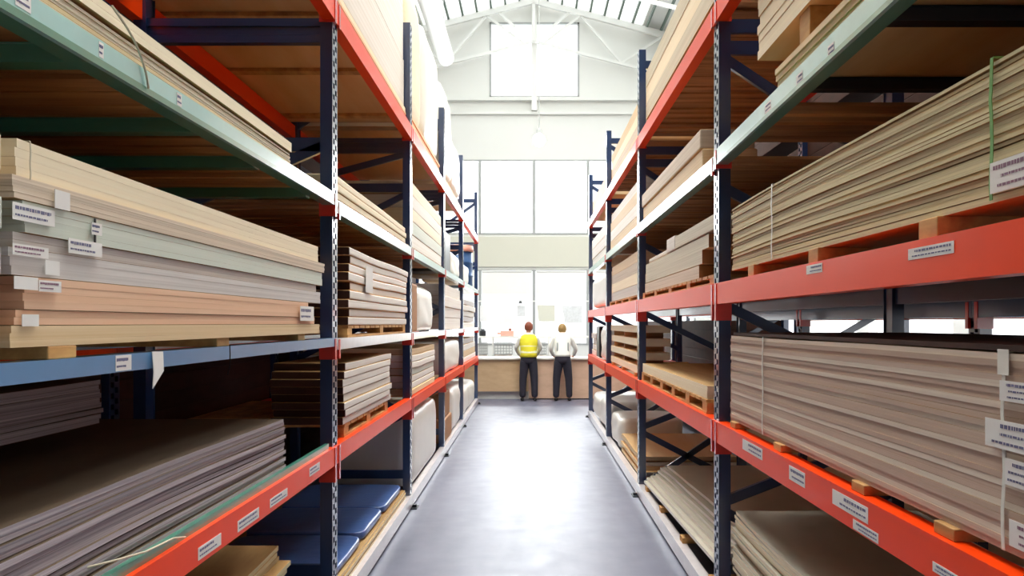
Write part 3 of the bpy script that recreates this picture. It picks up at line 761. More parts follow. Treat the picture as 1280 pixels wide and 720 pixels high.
# ============ LEFT, third bay (7.1 - 9.9)
wrapped_pack(-1, 1.07, .85, 7.3, 9.4, .13, .80, 'tall white wrapped pack standing at floor level in the third left bay', 'whitefilm', None, .006, seed=6, ntop=.2)
stack('white_bundle', 'white bundle above the orange beam in the third left bay', 'board bundle', 'white bundles above the orange beam, third left bay',
      -1, 1.06, .85, 7.25, 9.0, .99, 7, .062, 'e_white', 'f_ply', jx=.012, jy=.05, gap=.004, seed=61, bevel=.008, edges=['e_tan', 'e_white', 'e_white', 'e_greenwhite', 'e_white', 'e_white', 'e_tan'])
b = MB(); b.box(-1.75, -1.07, 7.3, 7.62, 1.57, 2.02, M['browncard']); tag(b.build('brown_carton', bevel=.02), 'brown carton beside the rounded white pack in the third left bay', 'carton')
wrapped_pack(-1, 1.06, .8, 7.66, 8.9, 1.57, 2.06, 'rounded white wrapped pack at eye level in the third left bay', 'whitefilm', None, .02, seed=7, ntop=3)
deck(-1, LX, 7.25, 9.85, 2.322, 'slatted deck under the tall cream slabs of the third left bay')
stack('cream_slab', 'tall cream slab above the pale beam in the third left bay', 'board', 'tall cream slabs in the third left bay',
      -1, 1.07, .8, 7.28, 9.75, 2.345, 5, .118, 'e_cream', 'f_ply', jx=.006, jy=.04, gap=.006, seed=62, bevel=.006, edges=['e_white', 'e_greenwhite', 'e_cream', 'e_white', 'e_cream'])
stack('plywood_sheet', 'tan plywood sheet on the third left top level', 'plywood sheet', 'plywood on the third left top level',
      -1, 1.09, .95, 7.25, 9.8, 3.401, 6, .03, 'e_tan', 'f_brown', jx=.01, jy=.03, seed=63, edges=['e_tan', 'e_cream', 'e_tan'])
wrapped_pack(-1, 1.12, .8, 7.25, 8.35, 3.60, 4.9, 'cream wrapped pack on the third left top level, nearer one', 'e_cream', 'white wrapped packs high on the left', seed=8, ntop=.4, bulge=.01)
wrapped_pack(-1, 1.10, .8, 8.40, 9.8, 3.60, 4.85, 'white wrapped pack on the third left top level, farther one', 'whitefilm', 'white wrapped packs high on the left', seed=9, ntop=.4, bulge=.01)
# ============ LEFT, fourth bay (9.9 - 12.7)
b = MB(); b.box(-1.85, -1.08, 10.1, 11.1, .125, .42, M['browncard']); tag(b.build('brown_carton', bevel=.02), 'low brown carton at floor level in the fourth left bay', 'carton')
b = MB(); b.box(-1.80, -1.10, 10.15, 11.0, .425, .75, M['browncard']); tag(b.build('brown_carton', bevel=.02), 'upper brown carton on another in the fourth left bay', 'carton')
wrapped_pack(-1, 1.07, .8, 11.2, 12.5, .125, .72, 'white wrapped pack beside brown cartons in the fourth left bay', seed=10)
wrapped_pack(-1, 1.07, .85, 10.05, 12.4, .99, 1.42, 'white wrapped pack on the orange beam in the fourth left bay', seed=11, ntop=1)
stack('white_bundle', 'white bundle at eye level in the fourth left bay', 'board bundle', 'white bundles at eye level, fourth left bay',
      -1, 1.06, .85, 10.05, 12.4, 1.57, 4, .145, 'e_white', 'f_ply', jx=.01, jy=.04, gap=.004, seed=71, bevel=.008)
b = MB(); b.box(-1.8, -1.09, 10.3, 11.0, 2.325, 2.85, M['darksteel']); tag(b.build('grey_crate', bevel=.02), 'dark grey crate above the pale beam in the fourth left bay', 'crate')
wrapped_pack(-1, 1.08, .7, 11.1, 12.4, 2.325, 2.68, 'white wrapped pack beside the dark grey crate in the fourth left bay', seed=12)
stack('plywood_sheet', 'cream board on the fourth left top level', 'plywood sheet', 'boards on the fourth left top level',
      -1, 1.08, .9, 10.05, 12.5, 3.401, 4, .04, 'e_cream', 'f_brown', jx=.02, jy=.05, seed=73, edges=['e_tan', 'e_cream'])
wrapped_pack(-1, 1.07, .8, 10.0, 11.15, 3.58, 4.72, 'white wrapped pack on the fourth left top level, nearer and taller one', seed=13, ntop=1)
wrapped_pack(-1, 1.07, .8, 11.2, 12.5, 3.58, 4.3, 'white wrapped pack on the fourth left top level, farther and lower one', seed=14, ntop=1)
# ============ LEFT, fifth bay (12.7 - 16.3)
wrapped_pack(-1, 1.08, .8, 13.0, 14.3, .125, .62, 'rounded white sack pile at floor level in the farthest left bay', seed=14, ntop=4)
wrapped_pack(-1, 1.08, .8, 14.4, 16.0, .125, .55, 'low white pack at floor level in the farthest left bay', seed=15, ntop=2)
stack('white_bundle', 'white bundle above the orange beam in the farthest left bay', 'board bundle', 'white bundles, farthest left bay',
      -1, 1.07, .85, 12.95, 15.9, .99, 4, .1, 'e_white', 'f_ply', jx=.02, jy=.1, gap=.01, seed=74, bevel=.01, edges=['e_white', 'e_tan', 'e_white', 'e_grey'])
stack('grey_bundle', 'grey bundle at eye level in the farthest left bay', 'board bundle', 'grey bundles at eye level, farthest left bay',
      -1, 1.07, .85, 12.95, 15.9, 1.57, 5, .095, 'e_grey', 'f_ply', jx=.02, jy=.1, gap=.012, seed=75, bevel=.01, edges=['e_white', 'e_grey', 'e_white'])
wrapped_pack(-1, 1.08, .7, 13.0, 14.4, 2.325, 2.66, 'white wrapped pack above the pale beam in the farthest left bay', seed=16)
root = empty('plastic_barrel', (-1.36, 15.3, 2.325), 'blue plastic barrel with salmon lid on the farthest left bay', 'barrel')
b = MB(); b.lathe((-1.36, 15.3, 2.325), [(.24, 0), (.27, .04), (.27, .2), (.285, .22), (.27, .24), (.27, .45), (.285, .47), (.27, .49), (.26, .68)], M['barrel'])
o = b.build('barrel_body', None, origin=tuple(root.location), smooth=True); o.parent = root; o.location = (0, 0, 0)
b = MB(); b.lathe((-1.36, 15.3, 3.006), [(.285, 0), (.29, .05), (.27, .12), (.1, .13)], M['salmon'])
o = b.build('barrel_lid', None, origin=tuple(root.location), smooth=True); o.parent = root; o.location = (0, 0, 0)

# ============ RIGHT, nearest bay (1.2 - 4.4)
pallet(1, 1.08, .88, 1.4, 4.1, .12, .12, 'wooden pallet on the floor beams of the nearest right bay')
stack('grey_topped_sheet', 'cream-edged sheet in the grey-topped floor stack of the nearest right bay', 'board', 'grey-topped sheets at the bottom right',
      1, 1.08, .88, 1.3, 4.28, .24, 19, .0175, 'e_cream', 'f_grey', jx=.016, jy=.02, gap=.015, seed=81)
bearers(1, 1.045, .9, (1.35, 2.02, 2.55, 3.38, 4.12), 1.11, 1.142, 'small timber bearer under the big pinkish sheet stack on the right', 'bearers under the pinkish stack', wid=.10)
_, pm = stack('fibreboard_sheet', 'pinkish brown fibreboard sheet in the big strapped stack at right, below eye level', 'fibreboard sheet', 'fibreboard sheets in the big right stack',
      1, 1.06, .9, 1.35, 4.22, 1.142, 28, .0156, 'e_mdf', 'f_mdf', jx=.0022, jy=.008, gap=.0012, seed=82, ns=13, edges=['e_mdf', 'e_mdf', 'e_mdfl', 'e_mdf', 'e_mdf', 'e_mdf', 'e_mdfl'])
pm = max(pm); b = MB(); b.box(1.07, 2.0, 1.4, 4.2, pm+.003, pm+.017, M['f_shadebrown']); tag(b.build('shaded_top_sheet'), 'dark sheet added for the shaded top of the big pinkish sheet stack', 'board')  # shaded top of the stack drawn as a dark sheet
bearers(1, 1.045, .9, (1.5, 2.10, 2.95, 3.78), 1.87, 1.925, 'yellow timber bearer under the big green-strapped plywood stack on the right', 'bearers under the strapped plywood', wid=.10)
_, pp = stack('thin_plywood_sheet', 'thin straw-coloured plywood sheet in the green-strapped stack at upper right', 'plywood sheet', 'thin plywood sheets in the green-strapped stack',
      1, 1.06, .9, 1.35, 4.20, 1.925, 33, .0089, 'e_ply', 'f_ply', jx=.0045, jy=.010, gap=.0042, seed=83, ns=13)
pp = max(pp)
def rlab(pa, pb, ra, rb, text, seed, x=1.055, rows=3, ink='ink', group=None):
    ya, yb = x*1000/(pb-662), x*1000/(pa-662)
    yc = (ya+yb)/2
    za = H+(404-ra)*yc/1000; zb = H+(404-rb)*yc/1000
    return paper(1, x, ya, yb, min(za, zb), max(za, zb), text, rows, seed, ink, group)
strap(1, 1.054, 1.055/.578, 1.93, pp+.001, 'strapgreen', 'green plastic strap around the upper right plywood stack', w_=.012, wob=.003)
strap(1, 1.054, 1.055/.303, 1.93, pp+.001, 'strapwhite', 'thin white strap around the upper right plywood stack', w_=.012, wob=.004)
strap(1, 1.056, 1.055/.291, 1.145, pm+.001, 'strapwhite', 'white strap near the far end of the pinkish sheet stack', w_=.014, wob=.005)
strap(1, 1.056, 1.055/.592, 1.145, pm+.001, 'strapwhite', 'white strap behind the printed labels of the pinkish sheet stack', w_=.012, wob=.004)
b = MB(); b.box(1.0525, 1.054, 1.055/.600, 1.055/.586, 1.535, 1.592, M['whitefilm']); tag(b.build('strap_tape'), 'patch of clear tape on the strap of the pinkish stack', 'tape')
rlab(1238, 1290, 196, 236, 'white printed label under the green strap of the upper right plywood', 91, 1.051, ink='redink')
rlab(1250, 1300, 478, 504, 'topmost printed label on the pinkish sheet stack', 92, 1.052)
rlab(1232, 1290, 527, 563, 'wide printed label in the middle of the pinkish sheet stack', 93, 1.051)
rlab(1257, 1300, 578, 612, 'white label with a grey square below the wide label on the pinkish stack', 94, 1.052)
rlab(1262, 1300, 656, 690, 'lowest printed label on the pinkish sheet stack', 95, 1.052, ink='redink')
deck(1, RXF+.055, 3.52, 4.3, 2.6065, 'dark boards across the beams behind the right post, upper level', depth=.91)
steelbars(1, RXF, (1.8, 2.6, 3.35), 2.668, 'green cross bars under the upper right boards', 'green cross bar joining the beams under the upper right boards', mat='darksteel')
stack('orange_brown_board', 'orange-brown board lying along the right green beam', 'board', 'orange-brown boards on the right green beam',
      1, 1.06, .88, 1.2, 3.48, 2.672, 3, .024, 'e_tan', 'f_brown', jx=.008, jy=.02, gap=.004, seed=84)
bearers(1, 1.10, .86, (1.5, 2.4, 3.2), 2.757, 2.90, 'timber block between the upper right board piles', 'blocks between the upper right board piles', wid=.12)
stack('cream_board', 'cream board in the overhanging pile at the top right corner', 'board', 'cream boards at the top right corner',
      1, 1.085, .88, 1.2, 3.80, 2.90, 8, .04, 'e_cream', 'f_brown', jx=.004, jy=.02, gap=.003, seed=85)
bearers(1, 1.07, .88, (1.6, 2.7, 3.9), 3.42, 3.44, 'batten under the added topmost near right sheets', 'battens under the added topmost near right sheets')
stack('plywood_sheet', 'unseen plywood sheet added to block light on the topmost right level nearest the camera', 'plywood sheet', 'light-blocking plywood on the topmost near right level',
      1, 1.10, .95, 1.2, 4.25, 3.44, 6, .02, 'e_cream', 'f_brown', seed=86)  # out of view; stack added to block light from above

# ============ RIGHT, second bay (4.4 - 7.6)
bearers(1, 1.06, .9, (4.7, 5.6, 6.5, 7.3), .12, .16, 'timber bearer under the fanned cream sheets at floor level', 'bearers under the fanned sheets', wid=.1)
stack('cream_board', 'cream sheet in the slipping fanned pile at floor level of the second right bay', 'board', 'fanned cream sheets in the second right bay',
      1, 1.06, .80, 4.62, 7.45, .162, 7, .022, 'e_white', 'f_grey', jx=.01, jy=.06, gap=.014, seed=87, tilt=.10, stair=.032)
pallet(1, 1.05, .9, 4.75, 7.5, 1.11, .085, 'wooden pallet under the single cream slab in the second right bay', n=6)
stack('cream_slab', 'low cream slab on the pallet of the second right bay', 'board', 'cream slabs on the pallet, second right bay',
      1, 1.06, .86, 4.78, 7.5, 1.197, 3, .026, 'e_cream', 'f_ply', jx=.001, jy=.004, gap=.0005, seed=88)
pallet(1, 1.06, .88, 4.6, 7.5, 1.871, .06, 'wooden pallet under the cream panels at eye level, second right bay', n=5)
for i, (ya, ed) in enumerate(((5.05, 'e_beige'), (4.97, 'e_putty'), (4.80, 'e_putty'))):
    stack('cream_board', 'wide cream board with brown end at eye level in the second right bay', 'board', 'wide cream boards at eye level, second right bay',
          1, 1.065+.004*i, .86, ya, 7.4, 1.933+i*.0868, 1, .085, ed, 'f_brown', jx=.002, jy=.01, gap=0, seed=89+i, end_m='browncard')
b = MB(); b.box(1.07, 1.85, 4.62, 5.88, 2.196, 2.285, M['e_putty']); tag(b.build('cream_block', bevel=.004), 'short cream board topmost on the eye-level pile, second right bay', 'board')
b = MB(); b.box(1.07, 1.25, 5.90, 6.25, 2.196, 2.30, M['e_white']); tag(b.build('white_box', bevel=.006), 'small white box standing on the cream panels, second right bay', 'box')
b = MB(); b.box(1.09, 1.6, 6.35, 7.3, 2.196, 2.235, M['e_white']); tag(b.build('white_packet', bevel=.01), 'flat white packet behind the small white box, second right bay', 'packet')
deck(1, RXF, 4.55, 7.55, 2.582, 'dark slatted deck under the long beige timber of the second right bay')
stack('beige_timber', 'long thick beige timber on the pale beam of the second right bay', 'timber slab', 'thick beige timbers in the second right bay',
      1, 1.05, .34, 4.93, 7.5, 2.603, 2, .125, 'e_beige', 'f_brown', jx=.012, jy=.01, gap=.002, seed=90, bevel=.01, edges=['e_tan', 'e_beige'])
deck(1, RXF, 4.55, 7.55, 3.422, 'slatted deck with brown underside on the second right top level')
stack('brown_board', 'orange-brown board under the tall cream panels, second right top level', 'board', 'orange-brown boards on the second right top level',
      1, 1.09, .88, 4.45, 7.5, 3.443, 4, .026, 'e_tan', 'f_brown', jx=.006, jy=.03, seed=91, edges=['e_tan', 'e_peach'])
stack('cream_board', 'tall cream panel on the second right top level', 'board', 'tall cream panels on the second right top level',
      1, 1.09, .88, 4.45, 7.5, 3.560, 3, .145, 'e_cream', 'f_ply', jx=.002, jy=.01, gap=.001, seed=92, edges=['e_putty', 'e_cream', 'e_putty'])
# ============ RIGHT, third bay (7.6 - 10.8)
stack('brown_board', 'brown board with drooping edge at floor level in the third right bay', 'board', 'brown boards at floor level, third right bay',
      1, 1.07, .85, 7.8, 9.6, .125, 5, .04, 'e_tan', 'f_brown', jx=.03, jy=.08, gap=.02, seed=101, edges=['e_tan', 'e_white'])
wrapped_pack(1, 1.08, .8, 9.65, 10.7, .125, .5, 'white wrapped pack beside the brown boards in the third right bay', seed=17)
bearers(1, 1.06, .88, (8.1, 9.2, 10.3), 1.111, 1.15, 'dark bearer under the spaced planks of the third right bay', 'bearers of the spaced planks')
for i in range(4):
    stack('spaced_plank', 'cream plank in the spaced-out pile above the orange beam, third right bay', 'plank', 'spaced planks in the third right bay',
          1, 1.07, .3, 7.85, 10.6, 1.15+i*.135, 1, .075, 'e_cream', 'f_brown', jx=.01, jy=.03, seed=110+i)
    if i < 3:
        bearers(1, 1.09, .26, (8.1, 9.2, 10.3), 1.15+i*.135+.079, 1.15+(i+1)*.135, 'dark spacer between the planks of the third right bay', 'spacers between the planks', mat='slat', wid=.06)
pallet(1, 1.06, .85, 7.8, 10.6, 1.871, .06, 'wooden pallet at eye level in the third right bay', n=5)
stack('beige_board', 'beige panel leaning back at eye level in the third right bay', 'board', 'beige panels at eye level, third right bay',
      1, 1.07, .85, 7.85, 10.5, 1.933, 4, .11, 'e_cream', 'f_brown', jx=.012, jy=.04, gap=.003, seed=102, edges=['e_grey', 'e_cream', 'e_beige', 'e_tan'])
deck(1, RXF, 7.75, 10.75, 2.582, 'slatted deck in the third right bay under white panels')
stack('white_board', 'white panel above the pale beam in the third right bay', 'board', 'white panels in the third right bay',
      1, 1.07, .85, 7.8, 10.6, 2.603, 4, .12, 'e_white', 'f_brown', jx=.012, jy=.04, gap=.004, seed=103, edges=['e_tan', 'e_white'])
deck(1, RXF, 7.75, 10.75, 3.422, 'slatted deck on the third right top level')
stack('tan_board', 'tan panel on the third right top level', 'board', 'tan panels on the third right top level',
      1, 1.08, .85, 7.8, 10.6, 3.443, 4, .11, 'e_tan', 'f_brown', jx=.01, jy=.05, gap=.004, seed=104, edges=['e_tan', 'e_beige', 'e_cream'])
# ============ RIGHT, fourth bay (10.8 - 14)
wrapped_pack(1, 1.08, .8, 11.0, 12.4, .125, .55, 'white wrapped pack at floor level, nearer one in the farthest right bay', seed=19)
wrapped_pack(1, 1.08, .8, 12.5, 13.8, .125, .48, 'white wrapped pack at floor level, farther one in the farthest right bay', seed=20)
wrapped_pack(1, 1.07, .8, 11.0, 12.3, 1.112, 1.62, 'crumpled white pack above the orange beam in the farthest right bay', seed=21, bulge=.04)
b = MB(); b.box(1.08, 1.6, 12.4, 12.9, 1.112, 1.6, M['black']); tag(b.build('black_box', bevel=.02), 'black box beside the crumpled white pack in the farthest right bay', 'box')
stack('white_bundle', 'white bundle above the orange beam in the farthest right bay', 'board bundle', 'white bundles, farthest right bay',
      1, 1.07, .8, 13.0, 13.85, 1.112, 4, .09, 'e_white', 'f_ply', jx=.02, jy=.05, gap=.01, seed=105, bevel=.01)
wrapped_pack(1, 1.06, .85, 11.0, 13.8, 1.90, 2.38, 'white wrapped pack at eye level in the farthest right bay', seed=22, bulge=.01, ntop=.3)
stack('white_board', 'white panel above the pale beam in the farthest right bay', 'board', 'white panels in the farthest right bay',
      1, 1.07, .85, 11.0, 13.8, 2.582, 3, .16, 'e_white', 'f_brown', jx=.012, jy=.04, gap=.004, seed=106)
stack('beige_board', 'beige panel on the farthest right top level', 'board', 'beige panels on the farthest right top level',
      1, 1.08, .85, 11.0, 13.9, 3.422, 3, .11, 'e_beige', 'f_brown', jx=.012, jy=.04, gap=.004, seed=107, edges=['e_tan', 'e_beige'])
# boards added on the racks behind the aisle racks to keep light out
def fill(side, xf, ya, yb, rows, where):
    for z0, n, t in rows:
        lo = z0 < .3 and side > 0
        lv = 'floor level' if z0 < .3 else 'the low beam' if z0 < 1.3 else 'the middle beam' if z0 < 2.3 else 'the upper beam' if z0 < 3 else 'the top beam'
        stack('brown_board', 'thick brown board added to block light on %s of %s' % (lv, where), 'board', 'light-blocking boards on %s of %s' % (lv, where),
              side, xf+.04, .85, ya, yb, z0, n, t, 'e_tan' if lo else 'f_shadebrown', 'f_brown' if lo else 'f_shadebrown', seed=int(z0*100), bevel=.004)
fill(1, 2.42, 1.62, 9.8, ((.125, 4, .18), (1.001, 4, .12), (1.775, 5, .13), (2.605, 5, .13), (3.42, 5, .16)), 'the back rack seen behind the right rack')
rack_q, oq = rack(1, 2.42, .95, [10.4, 13.6, 16.8], 4.25, [  # rack added to close off light behind the right rack
    (range(2), .9, 1.0, 'orange', .06), (range(2), 1.755, 1.87, 'orange', .06), (range(2), 2.5, 2.6, 'orange', False)],
    'farther navy rack added behind the right rack to block light, filled with boards', None, [('d', .5, 1.2), ('h', 1.3, 1.3)])
fill(1, 2.42, 10.55, 16.7, ((.125, 4, .18), (1.001, 5, .14), (1.872, 4, .14), (2.605, 5, .13)), 'the farther added rack on the right')
rack_p, op = rack(-1, 2.26, .95, [1.2, 4.3, 7.1, 9.9, 12.7, 16.3], 4.32, [  # rack added behind the left shelves to darken them
    (range(5), .885, .985, 'orange', False), (range(5), 1.48, 1.565, 'orange', False), (range(5), 2.25, 2.32, 'orange', False), (range(5), 3.10, 3.20, 'navy', False)],
    'navy rack added behind the left rack to block light, filled with boards', None, [('d', .5, 1.2), ('h', 3.0, 3.0)])
fill(-1, 2.26, 1.35, 16.2, ((.125, 5, .14), (.99, 4, .115), (1.57, 4, .155), (2.325, 6, .115), (3.205, 5, .2)), 'the added rack behind the left rack')

# ------------------------------------------------------------------ service counter at the end of the aisle
CY = 17.35
root = empty('service_counter', (.1, CY+.4, 0), 'tan and pink panelled service counter at the far end of the aisle', 'counter')
def part(root, nm, mb, lab_=None, **k):
    o = mb.build(nm, None, origin=tuple(root.location), **k); o.parent = root; o.location = (0, 0, 0)
    if lab_: o['label'] = lab_
    return o
b = MB(); b.box(-2.6, -.02, CY, CY+.7, .17, .86, M['counterpanel']); part(root, 'front_panel', b, 'tan laminate panel')
b = MB(); b.box(-.018, .60, CY, CY+.7, .02, .86, M['counterpink']); b.box(.60, .62, CY-.012, CY+.7, .02, .86, M['counterpanel']); b.box(.62, 2.6, CY, CY+.7, .02, .86, M['counterpink']); part(root, 'front_panel', b, 'pinkish laminate panel')
b = MB(); b.box(-2.6, -.02, CY+.10, CY+.6, 0, .17, M['wall']); part(root, 'plinth', b, 'white recessed plinth')
b = MB(); b.box(-2.7, 2.7, CY-.06, CY+.8, .862, .90, M['e_white']); part(root, 'worktop', b, 'pale worktop', bevel=.006)
# shelf unit behind the counter
root = empty('shelf_unit', (-.4, 19.3, 0), 'white shelf unit with wire baskets behind the counter', 'shelf unit')
b = MB(); b.box(-2.2, 1.8, 19.1, 19.55, 1.30, 1.34, M['wall']); part(root, 'top_shelf', b)
b = MB(); b.box(-2.2, 1.8, 19.12, 19.55, .55, .58, M['wall']); part(root, 'lower_shelf', b)
for x in (-2.2, -.9, .45, 1.77):
    b = MB(); b.box(x, x+.03, 19.1, 19.55, 0, 1.30, M['wall']); part(root, 'side_panel', b)
for i, (x0, x1) in enumerate(((-1.22, -1.02), (-.84, -.42), (.10, .40))):
    b = MB(); b.box(x0, x1, 19.14, 19.5, .9, .905, M['frame'])
    for k in range(7):
        xx = x0+(x1-x0)*k/6; b.bar((xx, 19.15, .9), (xx, 19.15, 1.18), .008, .008, M['frame']); b.bar((xx, 19.49, .9), (xx, 19.49, 1.18), .008, .008, M['frame'])
    for k in range(5):
        zz = .905+.275*k/4
        for yy in (19.15, 19.49): b.bar((x0, yy, zz), (x1, yy, zz), .008, .008, M['frame'])
        for xx in (x0, x1): b.bar((xx, 19.15, zz), (xx, 19.49, zz), .008, .008, M['frame'])
    b.box(x0, x1, 19.16, 19.48, .58, .9, M['paper'])
    tag(b.build('wire_basket'), 'grey wire basket of white goods on the shelf unit, %s one' % ('leftmost', 'middle', 'rightmost')[i], 'basket', 'wire baskets behind the counter')
b = MB(); b.box(-.70, -.38, 19.15, 19.4, 1.342, 1.47, M['pink']); b.box(-.50, -.44, 19.2, 19.3, 1.47, 1.53, M['hairred']); b.box(-.78, -.70, 19.2, 19.3, 1.38, 1.43, M['pink'])
tag(b.build('pink_tape_dispenser', bevel=.01), 'pink desk device on top of the white shelf unit left of the yellow vest', 'dispenser')
b = MB(); b.lathe((-1.13, 19.3, 1.342), [(.07, 0), (.08, .02), (.08, .12), (.05, .15), (.05, .17)], M['darksteel'], 14)
tag(b.build('dark_pot'), 'small dark pot on the left end of the white shelf unit', 'pot')
# hanging display panels on a rail in front of the far windows
root = empty('display_rail', (0, 20.5, 0), 'white free-standing display rail behind the counter', 'display stand')
for x in (-2.0, 2.0):
    b = MB(); b.box(x-.02, x+.02, 20.48, 20.52, .03, 2.26, M['truss']); b.box(x-.02, x+.02, 20.25, 20.75, 0, .03, M['truss']); part(root, 'post', b)
b = MB(); b.box(-2, 2, 20.49, 20.51, 2.2, 2.23, M['truss']); part(root, 'rail', b)
def panel(pa, pb, ra, rb, m, label, taper=0, mottled=False, mat='screen'):
    y = 20.45; k = y/1000
    x0, x1 = (pa-662)*k, (pb-662)*k; z1, z0 = H+(404-ra)*k, H+(404-rb)*k
    root = empty('display_stand', ((x0+x1)/2, y, z0), label, 'display panel')
    b = MB(); t = taper*(x1-x0)
    vs = [(x0+t, y-.012, z0), (x1, y-.012, z0), (x1, y-.012, z1), (x0, y-.012, z1), (x0+t, y+.012, z0), (x1, y+.012, z0), (x1, y+.012, z1), (x0, y+.012, z1)]
    b.add(vs, [(0, 1, 2, 3), (7, 6, 5, 4), (0, 4, 5, 1), (1, 5, 6, 2), (2, 6, 7, 3), (3, 7, 4, 0)], m)
    part(root, 'board', b, bevel=.006)
    for xx in (x0+.08, x1-.06):
        b = MB(); b.tube([(xx, y+.006, z1-.01), (xx, y+.012, 2.19)], .004, M['darksteel'], 6); part(root, 'hook', b)
M['mottle'] = plain('mottled_grey_panel', (.80, .81, .82), .6, noise=.25, scale=18)
M['palepanel'] = plain('pale_panel', (.88, .88, .88), .6, noise=.05)
panel(671, 694, 381, 402, M['screen'], 'plain greige display panel hanging right of the window bar', .1)
panel(702, 728, 382, 404, M['mottle'], 'mottled grey display panel above the white-shirted person', .15)
panel(624, 641, 386, 406, M['palepanel'], 'pale display panel left of the yellow vest person')
panel(600, 609, 382, 402, M['palepanel'], 'narrow pale display panel next to the left rack')
panel(646, 657, 382, 396, M['mottle'], 'small mottled display panel with a dark cap above the yellow vest')
b = MB(); k = 20.4/1000
b.tube([((650.5-662)*k, 20.4, 2.15), ((650.5-662)*k, 20.4, 2.22)], [.06, .02], M['darksteel'], 10); tag(b.build('hanging_lamp_cap'), 'small dark cap over the mottled display panel', 'cap')
# roller blind over the top of the lower windows
for i, x in enumerate(MU[:-1]):
    b = MB(); b.box(x+.06, x+1.56, 23.92, 23.93, 2.52, 3.2, M['paper']); b.tube([(x+.06, 23.925, 3.2), (x+1.56, 23.925, 3.2)], .03, M['truss'], 10)
    tag(b.build('roller_blind'), 'white roller blind in the lower far window, %s one from the left' % ('first', 'second', 'third', 'fourth')[i], 'blind', 'roller blinds')
# pendant lamp
root = empty('pendant_lamp', (.22, 18.6, 5.9), 'glowing pendant lamp hanging above the far counter', 'lamp')
b = MB(); b.lathe((.22, 18.6, 5.75), [(.02, 0), (.09, .03), (.14, .10), (.15, .17), (.13, .24), (.06, .30)], M['lamp'], 20); part(root, 'globe', b, smooth=True)
b = MB(); b.lathe((.22, 18.6, 6.05), [(.07, 0), (.06, .1), (.02, .14)], M['frame'], 14); part(root, 'cap', b)
b = MB(); b.tube([(.22, 18.6, 6.19), (.22, 18.6, 11.2)], .012, M['frame'], 6); part(root, 'cord', b)

# ------------------------------------------------------------------ people
def skin(verts, edges, sub=2, root=0):
    """verts: (x,y,z,r) or (x,y,z,rx,ry)"""
    me = bpy.data.meshes.new('tmp'); me.from_pydata([v[:3] for v in verts], edges, [])
    o = bpy.data.objects.new('tmp', me); COL.objects.link(o)
    m = o.modifiers.new('s', 'SKIN'); m.use_smooth_shade = True
    for i, v in enumerate(verts):
        sv = me.skin_vertices[0].data[i]; sv.radius = (v[3], v[4] if len(v) > 4 else v[3]); sv.use_root = (i == root)
    s = o.modifiers.new('d', 'SUBSURF'); s.levels = sub; s.render_levels = sub
    dg = bpy.context.evaluated_depsgraph_get(); dg.update()
    ev = o.evaluated_get(dg).to_mesh()
    vs = [v.co.copy() for v in ev.vertices]; fs = [tuple(p.vertices) for p in ev.polygons]
    o.evaluated_get(dg).to_mesh_clear(); bpy.data.objects.remove(o); bpy.data.meshes.remove(me)
    return vs, fs
def loft(b, X0, Y0, rings, m, n=20, cap=True):
    vs, fs = [], []
    for z, rx, ry, yo in rings:
        for k in range(n):
            a = 2*PI*k/n; vs.append((X0+rx*math.cos(a), Y0+yo+ry*math.sin(a), z))
    for j in range(len(rings)-1):
        for k in range(n):
            p = j*n+k; q = j*n+(k+1) % n; fs.append((p, q, q+n, p+n))
    if cap: fs += [tuple(range(n-1, -1, -1)), tuple(range(len(vs)-n, len(vs)))]
    b.add(vs, fs, m)
